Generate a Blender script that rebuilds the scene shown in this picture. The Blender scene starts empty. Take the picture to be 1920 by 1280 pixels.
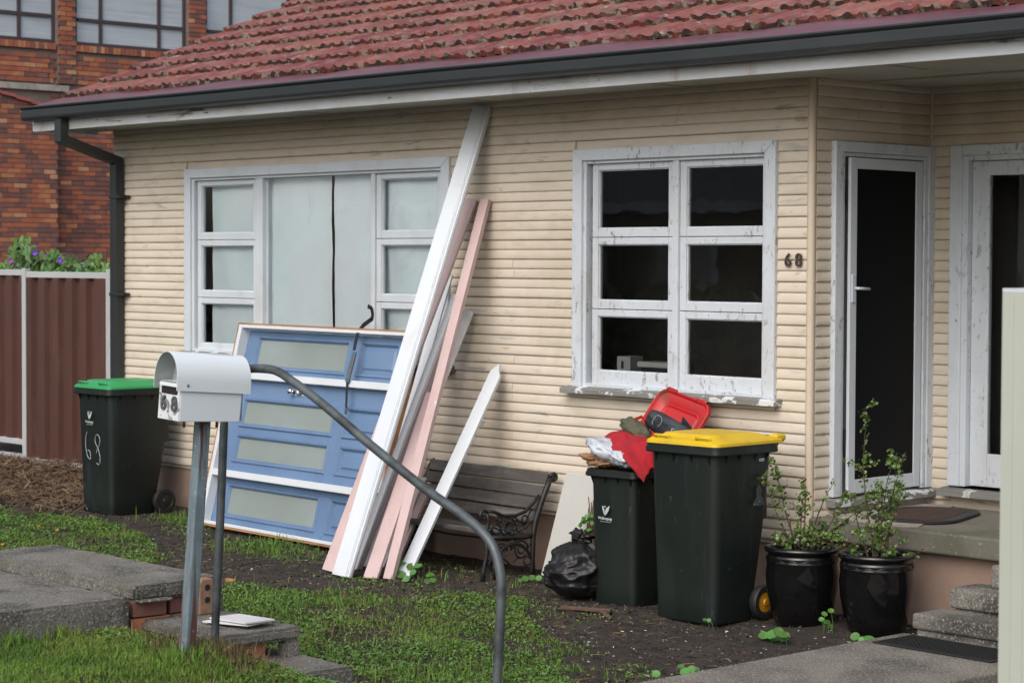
import bpy, bmesh, math, random
import numpy as np
from mathutils import Vector, Matrix, noise as mnoise
random.seed(7); rng = np.random.default_rng(7)
SC = bpy.context.scene; COL = SC.collection
R = math.radians

# ------------------------------------------------------------------ camera
CAM = np.array((8.3464, -10.1, 1.6678))
def cam_basis(yaw, p, r):
    f = np.array([-math.sin(yaw)*math.cos(p), math.cos(yaw)*math.cos(p), -math.sin(p)])
    rt = np.array([math.cos(yaw), math.sin(yaw), 0.0]); up = np.cross(rt, f)
    return math.cos(r)*rt+math.sin(r)*up, -math.sin(r)*rt+math.cos(r)*up, f
C_R, C_U, C_F = cam_basis(R(47.4132), R(2.0938), R(.23344))
FPX = 4092.47
cd = bpy.data.cameras.new('camera'); cam = bpy.data.objects.new('camera', cd); COL.objects.link(cam)
cd.sensor_width = 36; cd.lens = FPX/1920*36; cd.clip_end = 2000; cd.clip_start = .05
m = Matrix.Identity(4)
for i in range(3):
    m[i][0] = C_R[i]; m[i][1] = C_U[i]; m[i][2] = -C_F[i]; m[i][3] = CAM[i]
cam.matrix_world = m; SC.camera = cam
cd.dof.use_dof = True; cd.dof.focus_distance = 12.6; cd.dof.aperture_fstop = 6.3

# ------------------------------------------------------------------ sky, sun, exposure
W = bpy.data.worlds.new('World'); SC.world = W; W.use_nodes = True
nt = W.node_tree; bg = nt.nodes['Background']
sky = nt.nodes.new('ShaderNodeTexSky'); sky.sky_type = 'NISHITA'; sky.sun_disc = False
SUN_EL, SUN_AZ = 43, 160           # azimuth measured from +Y clockwise
sky.sun_elevation = R(SUN_EL); sky.sun_rotation = R(SUN_AZ); sky.dust_density = 4; sky.air_density = 1.2
hs = nt.nodes.new('ShaderNodeHueSaturation'); hs.inputs['Saturation'].default_value = .66
nt.links.new(sky.outputs[0], hs.inputs['Color']); nt.links.new(hs.outputs[0], bg.inputs[0])
bg.inputs[1].default_value = .13
ld = bpy.data.lights.new('sun', 'SUN'); sun = bpy.data.objects.new('sun', ld); COL.objects.link(sun)
ld.energy = 1.05; ld.angle = R(60); ld.color = (1, .97, .92)
sd = Vector((math.sin(R(SUN_AZ))*math.cos(R(SUN_EL)), math.cos(R(SUN_AZ))*math.cos(R(SUN_EL)), math.sin(R(SUN_EL))))
sun.rotation_euler = sd.to_track_quat('Z', 'Y').to_euler(); sun.location = (0, -20, 30)
SC.view_settings.view_transform = 'Standard'; SC.view_settings.look = 'None'
SC.view_settings.gamma = 1; SC.view_settings.exposure = 0.50

# ------------------------------------------------------------------ survey helpers: where a sight line meets a wall or the ground
def ray(x, y): return C_F + C_R*((x-960)/FPX) - C_U*((y-640)/FPX)
def on_y(x, y, Y=0.0):
    r = ray(x, y); return Vector(CAM+r*((Y-CAM[1])/r[1]))
def on_x(x, y, X=0.0):
    r = ray(x, y); return Vector(CAM+r*((X-CAM[0])/r[0]))
def on_z(x, y, Z=-.4):
    r = ray(x, y); return Vector(CAM+r*((Z-CAM[2])/r[2]))

# ------------------------------------------------------------------ objects
OFF = {}
def tag(o, label=None, cat=None, group=None, kind=None):
    if label: o['label'] = label
    if cat: o['category'] = cat
    if group: o['group'] = group
    if kind: o['kind'] = kind
    return o
def thing(name, label, cat, loc=(0, 0, 0), rz=0, local=False, group=None):
    o = bpy.data.objects.new(name, None); COL.objects.link(o); o.empty_display_size = .1
    o.location = loc; o.rotation_euler = (0, 0, rz)
    OFF[o.name] = Vector((0, 0, 0)) if local else Vector(loc)
    return tag(o, label, cat, group)
def link(name, me, parent=None, loc=None):
    o = bpy.data.objects.new(name, me); COL.objects.link(o)
    if parent is not None:
        o.parent = parent; OFF[o.name] = OFF[parent.name]
    else: OFF[o.name] = Vector((0, 0, 0))
    if loc is not None: o.location = Vector(loc)-OFF[o.name]
    return o

class MB:
    def __init__(s): s.v = []; s.f = []; s.mi = []; s.cur = 0
    def add(s, vs, fs, mi=None):
        b = len(s.v); s.v.extend([tuple(v) for v in vs])
        for f in fs: s.f.append([b+i for i in f]); s.mi.append(s.cur if mi is None else mi)
        return s
    def box(s, a, b, mi=None):
        (x0, y0, z0), (x1, y1, z1) = a, b
        if x0 > x1: x0, x1 = x1, x0
        if y0 > y1: y0, y1 = y1, y0
        if z0 > z1: z0, z1 = z1, z0
        return s.add([(x0,y0,z0),(x1,y0,z0),(x1,y1,z0),(x0,y1,z0),(x0,y0,z1),(x1,y0,z1),(x1,y1,z1),(x0,y1,z1)],
              [(0,3,2,1),(4,5,6,7),(0,1,5,4),(1,2,6,5),(2,3,7,6),(3,0,4,7)], mi)
    def obox(s, c, ax, ay, az, mi=None):          # centre and three half-axis vectors
        c, ax, ay, az = map(Vector, (c, ax, ay, az))
        return s.add([c-ax-ay-az,c+ax-ay-az,c+ax+ay-az,c-ax+ay-az,c-ax-ay+az,c+ax-ay+az,c+ax+ay+az,c-ax+ay+az],
              [(0,3,2,1),(4,5,6,7),(0,1,5,4),(1,2,6,5),(2,3,7,6),(3,0,4,7)], mi)
    def beam(s, a, b, wdir, w, t, mi=None):       # bar from a to b, w wide along wdir, t thick
        a, b = Vector(a), Vector(b); d = (b-a); L = d.length; d.normalize()
        wd = Vector(wdir); wd = (wd-d*wd.dot(d)).normalized(); n = d.cross(wd)
        return s.obox((a+b)/2, wd*(w/2), n*(t/2), d*(L/2), mi)
    def prism(s, poly, fn, d0, d1, mi=None):      # poly of (u,v); fn(u,v,d)->xyz
        n = len(poly)
        vs = [fn(u, v, d0) for u, v in poly]+[fn(u, v, d1) for u, v in poly]
        return s.add(vs, [tuple(range(n))[::-1], tuple(range(n, 2*n))]+[(i, (i+1) % n, n+(i+1) % n, n+i) for i in range(n)], mi)
    def tube(s, pts, r, n=8, mi=None, caps=True):
        pts = [Vector(p) for p in pts]; rs = r if isinstance(r, (list, tuple)) else [r]*len(pts)
        vs = []; fs = []; prev = None
        for i, p in enumerate(pts):
            t = (pts[min(i+1, len(pts)-1)]-pts[max(i-1, 0)]).normalized()
            if prev is None:
                u = t.orthogonal().normalized()
            else:
                u = (prev-t*prev.dot(t))
                u = u.normalized() if u.length > 1e-6 else t.orthogonal().normalized()
            prev = u; w = t.cross(u)
            vs += [p+(u*math.cos(2*math.pi*k/n)+w*math.sin(2*math.pi*k/n))*rs[i] for k in range(n)]
        for i in range(len(pts)-1):
            for k in range(n):
                fs.append((i*n+k, i*n+(k+1) % n, (i+1)*n+(k+1) % n, (i+1)*n+k))
        if caps: fs += [tuple(range(n))[::-1], tuple(range((len(pts)-1)*n, len(pts)*n))]
        return s.add(vs, fs, mi)
    def lathe(s, prof, c=(0, 0, 0), n=32, mi=None, axis='z'):
        vs = []; fs = []; c = Vector(c)
        for r, z in prof:
            for k in range(n):
                a = 2*math.pi*k/n; p = (r*math.cos(a), r*math.sin(a), z)
                if axis == 'x': p = (p[2], p[0], p[1])
                if axis == 'y': p = (p[0], p[2], p[1])
                vs.append(c+Vector(p))
        for i in range(len(prof)-1):
            for k in range(n): fs.append((i*n+k, i*n+(k+1) % n, (i+1)*n+(k+1) % n, (i+1)*n+k))
        return s.add(vs, fs, mi)
    def loft(s, rings, mi=None, cap0=True, cap1=True):
        n = len(rings[0]); vs = [p for r in rings for p in r]; fs = []
        for i in range(len(rings)-1):
            for k in range(n): fs.append((i*n+k, i*n+(k+1) % n, (i+1)*n+(k+1) % n, (i+1)*n+k))
        if cap0: fs.append(tuple(range(n))[::-1])
        if cap1: fs.append(tuple(range((len(rings)-1)*n, len(rings)*n)))
        return s.add(vs, fs, mi)
    def grid(s, fn, nu, nv, mi=None):
        vs = [fn(i/(nu-1), j/(nv-1)) for j in range(nv) for i in range(nu)]
        return s.add(vs, [(j*nu+i, j*nu+i+1, (j+1)*nu+i+1, (j+1)*nu+i) for j in range(nv-1) for i in range(nu-1)], mi)
    def mesh(s, name, mats, off=Vector((0, 0, 0)), smooth=False):
        me = bpy.data.meshes.new(name)
        me.from_pydata([(v[0]-off[0], v[1]-off[1], v[2]-off[2]) for v in s.v], [], s.f)
        mats = mats if isinstance(mats, (list, tuple)) else [mats]
        for q in mats: me.materials.append(q)
        if len(mats) > 1: me.polygons.foreach_set('material_index', s.mi)
        if smooth: me.polygons.foreach_set('use_smooth', [True]*len(me.polygons))
        me.update(); return me
    def build(s, name, mats, parent=None, smooth=False, bevel=0, auto=None, sub=0, fix=False):
        off = OFF[parent.name] if parent is not None else Vector((0, 0, 0))
        me = s.mesh(name, mats, off, smooth)
        if fix:
            bm = bmesh.new(); bm.from_mesh(me); bmesh.ops.recalc_face_normals(bm, faces=bm.faces); bm.to_mesh(me); bm.free()
        o = link(name, me, parent)
        if auto: me.set_sharp_from_angle(angle=R(auto))
        if bevel:
            b = o.modifiers.new('bevel', 'BEVEL'); b.width = bevel; b.segments = 2; b.limit_method = 'ANGLE'; b.angle_limit = R(40)
        if sub:
            b = o.modifiers.new('sub', 'SUBSURF'); b.levels = sub; b.render_levels = sub
        return o

def np_mesh(name, V, F, mats, mi=None, smooth=False):
    """V (n,3) floats, F (m,k) ints, all faces of k corners"""
    me = bpy.data.meshes.new(name); k = F.shape[1]
    me.vertices.add(len(V)); me.vertices.foreach_set('co', V.astype(np.float32).ravel())
    me.loops.add(F.size); me.loops.foreach_set('vertex_index', F.astype(np.int32).ravel())
    me.polygons.add(len(F)); me.polygons.foreach_set('loop_start', np.arange(0, F.size, k, dtype=np.int32))
    for q in (mats if isinstance(mats, (list, tuple)) else [mats]): me.materials.append(q)
    if mi is not None: me.polygons.foreach_set('material_index', mi.astype(np.int32))
    if smooth: me.polygons.foreach_set('use_smooth', np.ones(len(F), bool))
    me.update(calc_edges=True); return me

def copy_tree(o, parent=None):
    c = o.copy(); COL.objects.link(c); c.parent = parent; OFF[c.name] = OFF[o.name]
    for ch in list(o.children): copy_tree(ch, c)
    return c

def vnoise(x, y, s=1.0, seed=0):
    """smooth value noise in numpy"""
    x = np.asarray(x)*s+seed*17.3; y = np.asarray(y)*s-seed*9.1
    xi = np.floor(x).astype(np.int64); yi = np.floor(y).astype(np.int64); fx = x-xi; fy = y-yi
    fx = fx*fx*(3-2*fx); fy = fy*fy*(3-2*fy)
    def h(a, b):
        n = (a*374761393+b*668265263+seed*982451653) & 0x7fffffff
        n = ((n ^ (n >> 13))*1274126177) & 0x7fffffff
        return (n ^ (n >> 16)) % 10007/10007.0
    return (h(xi, yi)*(1-fx)+h(xi+1, yi)*fx)*(1-fy)+(h(xi, yi+1)*(1-fx)+h(xi+1, yi+1)*fx)*fy
def fbm(x, y, s=1.0, seed=0, o=4):
    return sum(vnoise(x, y, s*2**i, seed+i)*.5**(i+1) for i in range(o))/(1-.5**o)
def ss(a, b, x):
    t = np.clip((x-a)/(b-a), 0, 1); return t*t*(3-2*t)

def text_mesh(txt, size, ext=0.0, bold=0.0, align='CENTER'):
    c = bpy.data.curves.new('t', 'FONT'); c.body = txt; c.size = size; c.extrude = ext; c.offset = bold; c.align_x = align; c.align_y = 'CENTER'
    c.resolution_u = 3
    o = bpy.data.objects.new('t', c); COL.objects.link(o)
    dg = bpy.context.evaluated_depsgraph_get(); dg.update()
    me = bpy.data.meshes.new_from_object(o.evaluated_get(dg)); bpy.data.objects.remove(o); bpy.data.curves.remove(c)
    return me
def put_text(name, txt, size, mat, parent, o, ux, uy, ext=0.0, bold=0.0):
    """text in the plane of ux (reading direction) and uy (up), centred at o"""
    me = text_mesh(txt, size, ext, bold); ux = Vector(ux).normalized(); uy = Vector(uy).normalized(); uz = ux.cross(uy)
    M = Matrix.Identity(4)
    for i in range(3): M[i][0] = ux[i]; M[i][1] = uy[i]; M[i][2] = uz[i]; M[i][3] = o[i]
    me.transform(M); me.materials.clear(); me.materials.append(mat)
    if parent is not None: me.transform(Matrix.Translation(-OFF[parent.name]))
    return link(name, me, parent)

# ------------------------------------------------------------------ materials
def mat(name, col, rough=.6, var=.12, vscale=3.0, layers=(), bump=.0, bscale=60., metallic=0., spec=.5, coat=0., stretch=(1, 1, 1), island=0., objrand=0., coatrough=.1, sheen=0.):
    """Principled surface. layers: (colour, scale, lo, hi[, stretch, rough]) noise-masked patches of another colour"""
    m = bpy.data.materials.new(name); m.use_nodes = True; n = m.node_tree.nodes; L = m.node_tree.links; b = n['Principled BSDF']
    def nd(t): return n.new(t)
    geo = nd('ShaderNodeNewGeometry'); pos = geo.outputs['Position']
    def mapped(st):
        mp = nd('ShaderNodeMapping'); mp.inputs['Scale'].default_value = st; L.new(pos, mp.inputs['Vector']); return mp.outputs[0]
    def noi(sc, st=(1, 1, 1), det=5, dist=0.):
        t = nd('ShaderNodeTexNoise'); t.inputs['Scale'].default_value = sc; t.inputs['Detail'].default_value = det; t.inputs['Roughness'].default_value = .62
        t.inputs['Distortion'].default_value = dist
        L.new(mapped(st), t.inputs['Vector']); return t.outputs['Fac']
    def mixc(f, a, c, mode='MIX'):
        x = nd('ShaderNodeMix'); x.data_type = 'RGBA'; x.blend_type = mode
        for sck, v in ((x.inputs['Factor'], f), (x.inputs[6], a), (x.inputs[7], c)):
            if isinstance(v, (int, float)): sck.default_value = v
            elif isinstance(v, (tuple, list)): sck.default_value = (*v[:3], 1)
            else: L.new(v, sck)
        return x.outputs[2]
    def ramp(v, a, c, lo=0., hi=1.):
        r = nd('ShaderNodeMapRange'); r.inputs['From Min'].default_value = a; r.inputs['From Max'].default_value = c
        r.inputs['To Min'].default_value = lo; r.inputs['To Max'].default_value = hi; L.new(v, r.inputs['Value']); return r.outputs[0]
    c = tuple(col)
    cur = mixc(ramp(noi(vscale, stretch), .3, .7), tuple(x*(1-var) for x in c), tuple(min(1, x*(1+var)) for x in c))
    def rnd(src, amt, cur):
        hv = nd('ShaderNodeHueSaturation'); L.new(cur, hv.inputs['Color'])
        L.new(ramp(src, 0, 1, 1-amt, 1+amt), hv.inputs['Value']); L.new(ramp(src, 0, 1, .5-amt*.05, .5+amt*.05), hv.inputs['Hue']); return hv.outputs[0]
    if island: cur = rnd(geo.outputs['Random Per Island'], island, cur)
    if objrand:
        oi = nd('ShaderNodeObjectInfo'); cur = rnd(oi.outputs['Random'], objrand, cur)
    rsock = None
    for ly in layers:
        lc, sc, lo, hi = ly[:4]; st = ly[4] if len(ly) > 4 and ly[4] else (1, 1, 1)
        f = ramp(noi(sc, st, 6, .3), lo, hi)
        if len(ly) > 6: f2 = ramp(noi(ly[6]), .45, .6); mm = nd('ShaderNodeMath'); mm.operation = 'MULTIPLY'; L.new(f, mm.inputs[0]); L.new(f2, mm.inputs[1]); f = mm.outputs[0]
        cur = mixc(f, cur, lc)
        if len(ly) > 5 and ly[5] is not None:
            x = nd('ShaderNodeMix'); L.new(f, x.inputs[0])
            if rsock is None: x.inputs[2].default_value = rough
            else: L.new(rsock, x.inputs[2])
            x.inputs[3].default_value = ly[5]; rsock = x.outputs[0]
    L.new(cur, b.inputs['Base Color'])
    if rsock is not None: L.new(rsock, b.inputs['Roughness'])
    else: b.inputs['Roughness'].default_value = rough
    b.inputs['Metallic'].default_value = metallic; b.inputs['Specular IOR Level'].default_value = spec
    b.inputs['Coat Weight'].default_value = coat; b.inputs['Coat Roughness'].default_value = coatrough
    if sheen: b.inputs['Sheen Weight'].default_value = sheen
    if bump:
        bp = nd('ShaderNodeBump'); bp.inputs['Strength'].default_value = bump; bp.inputs['Distance'].default_value = .01
        L.new(noi(bscale, stretch), bp.inputs['Height']); L.new(bp.outputs[0], b.inputs['Normal'])
    return m
def glass(name, tint=(.9, .95, .95), refl=1.0, rough=.01):
    m = bpy.data.materials.new(name); m.use_nodes = True; n = m.node_tree.nodes; L = m.node_tree.links
    n.remove(n['Principled BSDF']); out = n['Material Output']
    t = n.new('ShaderNodeBsdfTransparent'); t.inputs[0].default_value = (*tint, 1)
    g = n.new('ShaderNodeBsdfGlossy'); g.inputs['Roughness'].default_value = rough
    fr = n.new('ShaderNodeFresnel'); fr.inputs[0].default_value = 1.5
    mu = n.new('ShaderNodeMath'); mu.operation = 'MULTIPLY'; mu.inputs[1].default_value = refl; L.new(fr.outputs[0], mu.inputs[0])
    x = n.new('ShaderNodeMixShader'); L.new(mu.outputs[0], x.inputs[0]); L.new(t.outputs[0], x.inputs[1]); L.new(g.outputs[0], x.inputs[2])
    L.new(x.outputs[0], out.inputs[0])
    # old float glass is never quite flat
    geo = n.new('ShaderNodeNewGeometry'); no = n.new('ShaderNodeTexNoise'); no.inputs['Scale'].default_value = 3; L.new(geo.outputs['Position'], no.inputs['Vector'])
    bp = n.new('ShaderNodeBump'); bp.inputs['Strength'].default_value = .05; bp.inputs['Distance'].default_value = .02; L.new(no.outputs['Fac'], bp.inputs['Height']); L.new(bp.outputs[0], g.inputs['Normal'])
    return m

GREYWOOD = (.27, .26, .25)
M = {}
M['cream'] = mat('cream_paint', (.585, .515, .43), .55, .06, 1.2, [((.36, .29, .19), .9, .55, .80, (1, 1, .35)), ((.45, .40, .31), 2.2, .5, .75, (1, 1, 3)), ((.40, .33, .24), 9, .62, .72, (.6, 1, 1.6)), ((.30, .31, .31), 7, .635, .65, (.40, 1, 2.2), .8, .9), ((.35, .17, .05), 11, .79, .82), ((.17, .155, .135), 26, .755, .775, (.5, 1, 2))], .15, 90)
M['white'] = mat('white_paint', (.53, .575, .63), .5, .06, 2.0, [((.44, .45, .45), 3, .52, .8, (1, 1, .4)), ((.3, .29, .28), 28, .735, .75, (1, 1, .5), .85)], .15, 70)
M['peel'] = mat('peeling_white_paint', (.53, .575, .63), .5, .06, 2.0, [((.44, .45, .45), 3, .52, .8, (1, 1, .4)), ((.28, .275, .27), 26, .58, .60, (1, 1, .45), .85, 2.6), ((.20, .19, .18), 50, .66, .68, (1, 1, .4), .9)], .3, 40)
M['sillwood'] = mat('weathered_sill', (.19, .19, .18), .85, .25, 9, [((.60, .63, .66), 5, .56, .57, (1, 1, 1.5), .5), ((.16, .18, .13), 3, .55, .75)], .4, 40, stretch=(.3, 1, 3))
M['fascia'] = mat('fascia_paint', (.58, .61, .645), .5, .05, 1.5, [((.36, .345, .30), 1.6, .45, .8, (.6, 1, 2)), ((.14, .14, .135), 5.5, .60, .612, (.22, 1, 4), .85, 1.3), ((.33, .19, .09), 2.6, .62, .80, (1.4, 1, .22)), ((.10, .09, .07), 16, .66, .70, (.4, 1, 1))], .2, 50)
M['soffit'] = mat('soffit_paint', (.42, .42, .38), .6, .1, 1.0, [((.26, .27, .2), .8, .5, .8)], .1, 30)
M['gutter'] = mat('slate_steel', (.0185, .0225, .0245), .40, .10, 2, [((.034, .038, .04), 1.2, .5, .8, (.3, 1, 1))], .0)
M['eave'] = mat('plum_eave_sheet', (.120, .040, .048), .5, .10, 2, [((.08, .032, .04), 1.5, .48, .66), ((.18, .09, .10), 5, .55, .8, (.3, 1, 1))], .1, 20)
M['tile'] = mat('terracotta_tile', (.178, .050, .041), .60, .28, 5, [((.25, .125, .115), 6, .46, .70, None, .6), ((.085, .045, .034), 13, .60, .70), ((.27, .26, .19), 18, .63, .67), ((.085, .09, .06), 7, .61, .67)], .4, 45, objrand=.25)
M['tile_edge'] = mat('terracotta_tile_edge', (.15, .042, .028), .75, .3, 9, [((.030, .022, .018), 10, .43, .53), ((.27, .27, .21), 12, .545, .61), ((.10, .11, .07), 8, .54, .64)], .5, 40, objrand=.25)
M['render'] = mat('pink_render', (.25, .172, .135), .85, .12, 2.5, [((.19, .15, .125), 1.8, .5, .75), ((.09, .075, .06), 3, .68, .8)], .3, 40)
M['concrete'] = mat('old_concrete', (.165, .155, .138), .92, .2, 4, [((.055, .052, .046), 2.6, .46, .62), ((.30, .285, .255), 70, .54, .64), ((.022, .021, .02), 95, .55, .65), ((.07, .08, .04), 1.6, .58, .8)], 1.0, 70)
M['concrete_top'] = mat('worn_concrete', (.165, .15, .13), .92, .22, 3, [((.08, .072, .063), 2.0, .45, .62), ((.34, .32, .285), 75, .53, .63, (1, 1, 1)), ((.035, .032, .029), 90, .56, .66)], .9, 70)
M['slab'] = mat('porch_concrete', (.15, .137, .115), .88, .14, 3, [((.085, .088, .062), 1.5, .46, .68), ((.25, .23, .20), 45, .60, .70)], .3, 80)
M['soil'] = mat('dark_soil', (.0285, .0208, .0152), .95, .3, 5, [((.042, .031, .023), 2.2, .52, .68), ((.009, .0075, .0065), 12, .5, .62), ((.14, .12, .10), 70, .70, .73), ((.062, .046, .033), 34, .60, .68)], .9, 60)
M['glass'] = glass('window_glass', (.96, .98, .98), 1.9)
M['darkroom'] = mat('unlit_room', (.36, .35, .33), .8, .3, .8)
M['brownleaf'] = mat('dead_leaf', (.085, .05, .03), .8, .3, 20, island=.6)
M['mesh'] = mat('black_fly_mesh', (.0035, .0038, .0045), .5, .1, 1, spec=.09)
M['alu'] = mat('white_powdercoat', (.52, .565, .62), .4, .04, 2, [((.45, .45, .44), 2.5, .6, .85)])
M['fence'] = mat('brown_steel_sheet', (.078, .033, .025), .5, .14, 1.2, [((.055, .024, .019), 1.4, .5, .75, (1, 1, .3)), ((.12, .075, .06), 5, .58, .8, (2, 1, .15))])
M['fencewhite'] = mat('offwhite_steel', (.40, .42, .43), .45, .06, 2, [((.35, .30, .24), 3, .66, .8)])
M['bin'] = mat('dark_green_plastic', (.0072, .0112, .0098), .46, .15, 3, [((.014, .020, .018), 3, .52, .8, (1, 1, .3)), ((.018, .030, .033), 6, .58, .72, (1, 1, .12)), ((.030, .036, .034), 34, .63, .70, (1, 1, .4))], .10, 150, spec=.4)
M['lid_green'] = mat('green_plastic', (.025, .28, .09), .45, .06, 3, [((.05, .23, .10), 4, .5, .8), ((.06, .14, .07), 24, .68, .74)], .05, 80)
M['lid_yellow'] = mat('yellow_plastic', (.63, .425, .010), .42, .06, 3, [((.50, .33, .03), 5, .52, .75), ((.30, .22, .06), 24, .68, .74)], .05, 80)
M['lid_red'] = mat('red_plastic', (.42, .014, .016), .45, .10, 3, [((.22, .035, .02), 6, .52, .7), ((.40, .16, .11), 22, .66, .72)], .05, 80)
M['tyre'] = mat('black_rubber', (.012, .012, .013), .6, .15, 5)
M['hubyellow'] = mat('yellow_hub', (.45, .22, .01), .5, .1, 5)
M['print'] = mat('white_print', (.40, .45, .45), .6, .12, 20)
M['doorblue'] = mat('blue_door_paint', (.110, .185, .325), .42, .07, 3, [((.135, .215, .355), 1.5, .45, .7), ((.10, .155, .26), 5, .6, .8, (1, 1, .3)), ((.24, .33, .50), 40, .74, .76)], .04, 60)
M['doorwhite'] = mat('door_frame_white', (.58, .615, .65), .4, .04, 3, [((.45, .44, .42), 6, .66, .8)])
M['rawwood'] = mat('raw_timber', (.34, .17, .075), .75, .2, 6, [((.22, .10, .045), 12, .5, .7, (.2, 1, 1))], .2, 40)
M['chrome'] = mat('chrome', (.75, .75, .76), .12, .02, 1, metallic=1)
M['plankwhite'] = mat('white_painted_timber', (.57, .61, .66), .45, .05, 2, [((.52, .52, .50), 4, .55, .78, (1, 1, .3)), ((.40, .37, .33), 20, .69, .71, (1, 1, .3)), ((.20, .17, .14), 45, .74, .76)], .12, 30, stretch=(1, 1, .15))
M['plankpink'] = mat('pink_primed_timber', (.515, .385, .385), .6, .08, 2, [((.42, .30, .295), 3, .5, .72, (1, 1, .3)), ((.58, .55, .54), 14, .66, .69, (1, 1, .2)), ((.25, .17, .14), 22, .71, .73, (1, 1, .4))], .12, 30, stretch=(1, 1, .15))
M['plankgrey'] = mat('grubby_white_timber', (.50, .505, .51), .6, .1, 3, [((.34, .32, .29), 5, .55, .7, (1, 1, .3))], .2, 30)
M['panel'] = mat('white_laminate_board', (.43, .43, .415), .35, .06, 2, [((.40, .34, .25), 3, .58, .8, (1, 1, .5))])
M['slat'] = mat('weathered_slat', (.062, .055, .052), .8, .3, 6, [((.13, .12, .115), 10, .5, .68, (.15, 1, 1)), ((.025, .022, .021), 4, .55, .75)], .5, 50, stretch=(.12, 1, 1))
M['iron'] = mat('black_cast_iron', (.010, .010, .011), .5, .2, 5, [((.035, .022, .016), 9, .66, .75)], .2, 90)
M['galv'] = mat('galvanised_steel', (.105, .122, .13), .52, .22, 6, [((.05, .057, .06), 7, .48, .66), ((.24, .28, .30), 24, .64, .72, (1, 1, .2)), ((.11, .07, .05), 15, .70, .74)], .08, 60, metallic=.45)
M['rustgalv'] = mat('rusty_galvanised_steel', (.16, .215, .245), .6, .2, 6, [((.105, .050, .040), 14, .52, .60, (1.6, 1.6, .07), .85), ((.055, .028, .026), 5, .58, .66, (1, 1, .4), .9), ((.34, .42, .46), 40, .62, .7)], .25, 60, metallic=.2)
M['mailbox'] = mat('white_mailbox_paint', (.68, .74, .78), .33, .03, 2, [((.50, .52, .52), 6, .68, .85)], .03, 40)
M['mailpeel'] = mat('peeling_mailbox_paint', (.60, .63, .65), .45, .05, 3, [((.17, .185, .21), 15, .545, .56, None, .6), ((.36, .36, .35), 30, .60, .64)], .35, 45)
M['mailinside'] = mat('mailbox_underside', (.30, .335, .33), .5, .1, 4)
M['black'] = mat('black_plastic', (.012, .012, .014), .5, .1, 4)
M['slot'] = mat('slot_dark', (.010, .008, .008), .8, .1, 4)
M['number'] = mat('brown_metal_number', (.055, .035, .028), .5, .2, 20)
M['bagblack'] = mat('black_bin_liner', (.008, .008, .009), .44, .1, 5, bump=.35, bscale=25, spec=.45)
M['pot'] = mat('black_glaze', (.0045, .0045, .005), .07, .2, 4, [((.014, .014, .014), 30, .68, .8, None, .4)], .0, 40, coat=.2)
M['pottop'] = M['pot']
M['leaf'] = mat('jade_leaf', (.075, .130, .024), .42, .2, 8, [((.18, .21, .03), 9, .56, .70)], island=.5)
M['twig'] = mat('reddish_twig', (.060, .036, .028), .8, .2, 20)
M['grass'] = mat('grass_blade', (.105, .185, .030), .6, .2, 1.2, [((.17, .215, .045), .9, .48, .68), ((.065, .135, .022), 1.7, .52, .68)], island=.42, spec=.2)
M['weed'] = mat('broadleaf_weed', (.085, .175, .032), .5, .2, 2, [((.13, .21, .04), 1.5, .5, .7)], island=.35, spec=.35)
M['straw'] = mat('dry_straw', (.125, .080, .047), .85, .2, 8, [((.085, .045, .026), 5, .45, .62)], island=.6)
M['chip'] = mat('pale_litter', (.36, .345, .32), .7, .2, 9, island=.5)
M['nast'] = mat('nasturtium_leaf', (.055, .155, .026), .45, .25, 30, [((.10, .21, .04), 40, .55, .7)], objrand=.3)
M['vine'] = mat('vine_leaf', (.048, .120, .018), .5, .2, 4, [((.095, .18, .025), 3, .48, .7)], island=.5)
M['purple'] = mat('purple_petal', (.14, .06, .50), .6, .2, 20)
M['magenta'] = mat('magenta_petal', (.32, .05, .36), .6, .2, 20)
M['dandelion'] = mat('dandelion_petal', (.75, .48, .01), .6, .1, 20)
M['mortar'] = mat('mortar', (.17, .13, .115), .9, .15, 4)
BRK = [mat('brick_'+n, c, .85, .18, 7, [((.10, .05, .04), 7, .60, .76)], .3, 60) for n, c in (('red', (.29, .096, .058)), ('dark', (.155, .072, .060)), ('plum', (.20, .090, .073)), ('orange', (.41, .165, .080)), ('tan', (.46, .235, .135)), ('rust', (.345, .115, .060)))]
M['bframe'] = mat('aubergine_aluminium', (.058, .040, .046), .45, .1, 3)
M['gstone'] = mat('grey_sandstone', (.33, .31, .27), .85, .2, 4, [((.16, .15, .125), 3, .5, .7)], .3, 20)
M['gtile'] = mat('red_ridge_tile', (.23, .062, .055), .6, .15, 3)
M['cream_post'] = mat('cream_powdercoat', (.40, .43, .375), .4, .03, 3, [((.42, .44, .38), 3, .6, .85, (1, 1, .2))])
# ================================================================== ground
def gh(x, y):
    x = np.asarray(x, float); y = np.asarray(y, float)
    h = -.405+.045*ss(-5, -7, x)*ss(-3, -1, y)+.07*ss(-8, -9.5, x)*ss(-.6, .4, y)
    fx = .45+.55*ss(1.0, -.1, x)
    h = h+.215*ss(-3.55, -4.25, y)*fx+.23*ss(-4.9, -7.5, y)+(.215*(1-fx))*ss(-4.5, -7.5, y)
    return h
def gz(x, y): return float(gh(x, y))
def axis(lo, f0, f1, hi, st):
    a = np.arange(f0, f1+st/2, st)
    g = [f0]; d = st
    while g[-1] > lo: d *= 1.35; g.append(g[-1]-d)
    k = [a[-1]]; d = st
    while k[-1] < hi: d *= 1.35; k.append(k[-1]+d)
    return np.concatenate([g[::-1][:-1], a, k[1:]])
gx = axis(-600, -12.5, 3.4, 600, .035); gy = axis(-600, -5.8, 1.6, 600, .035)
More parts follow.
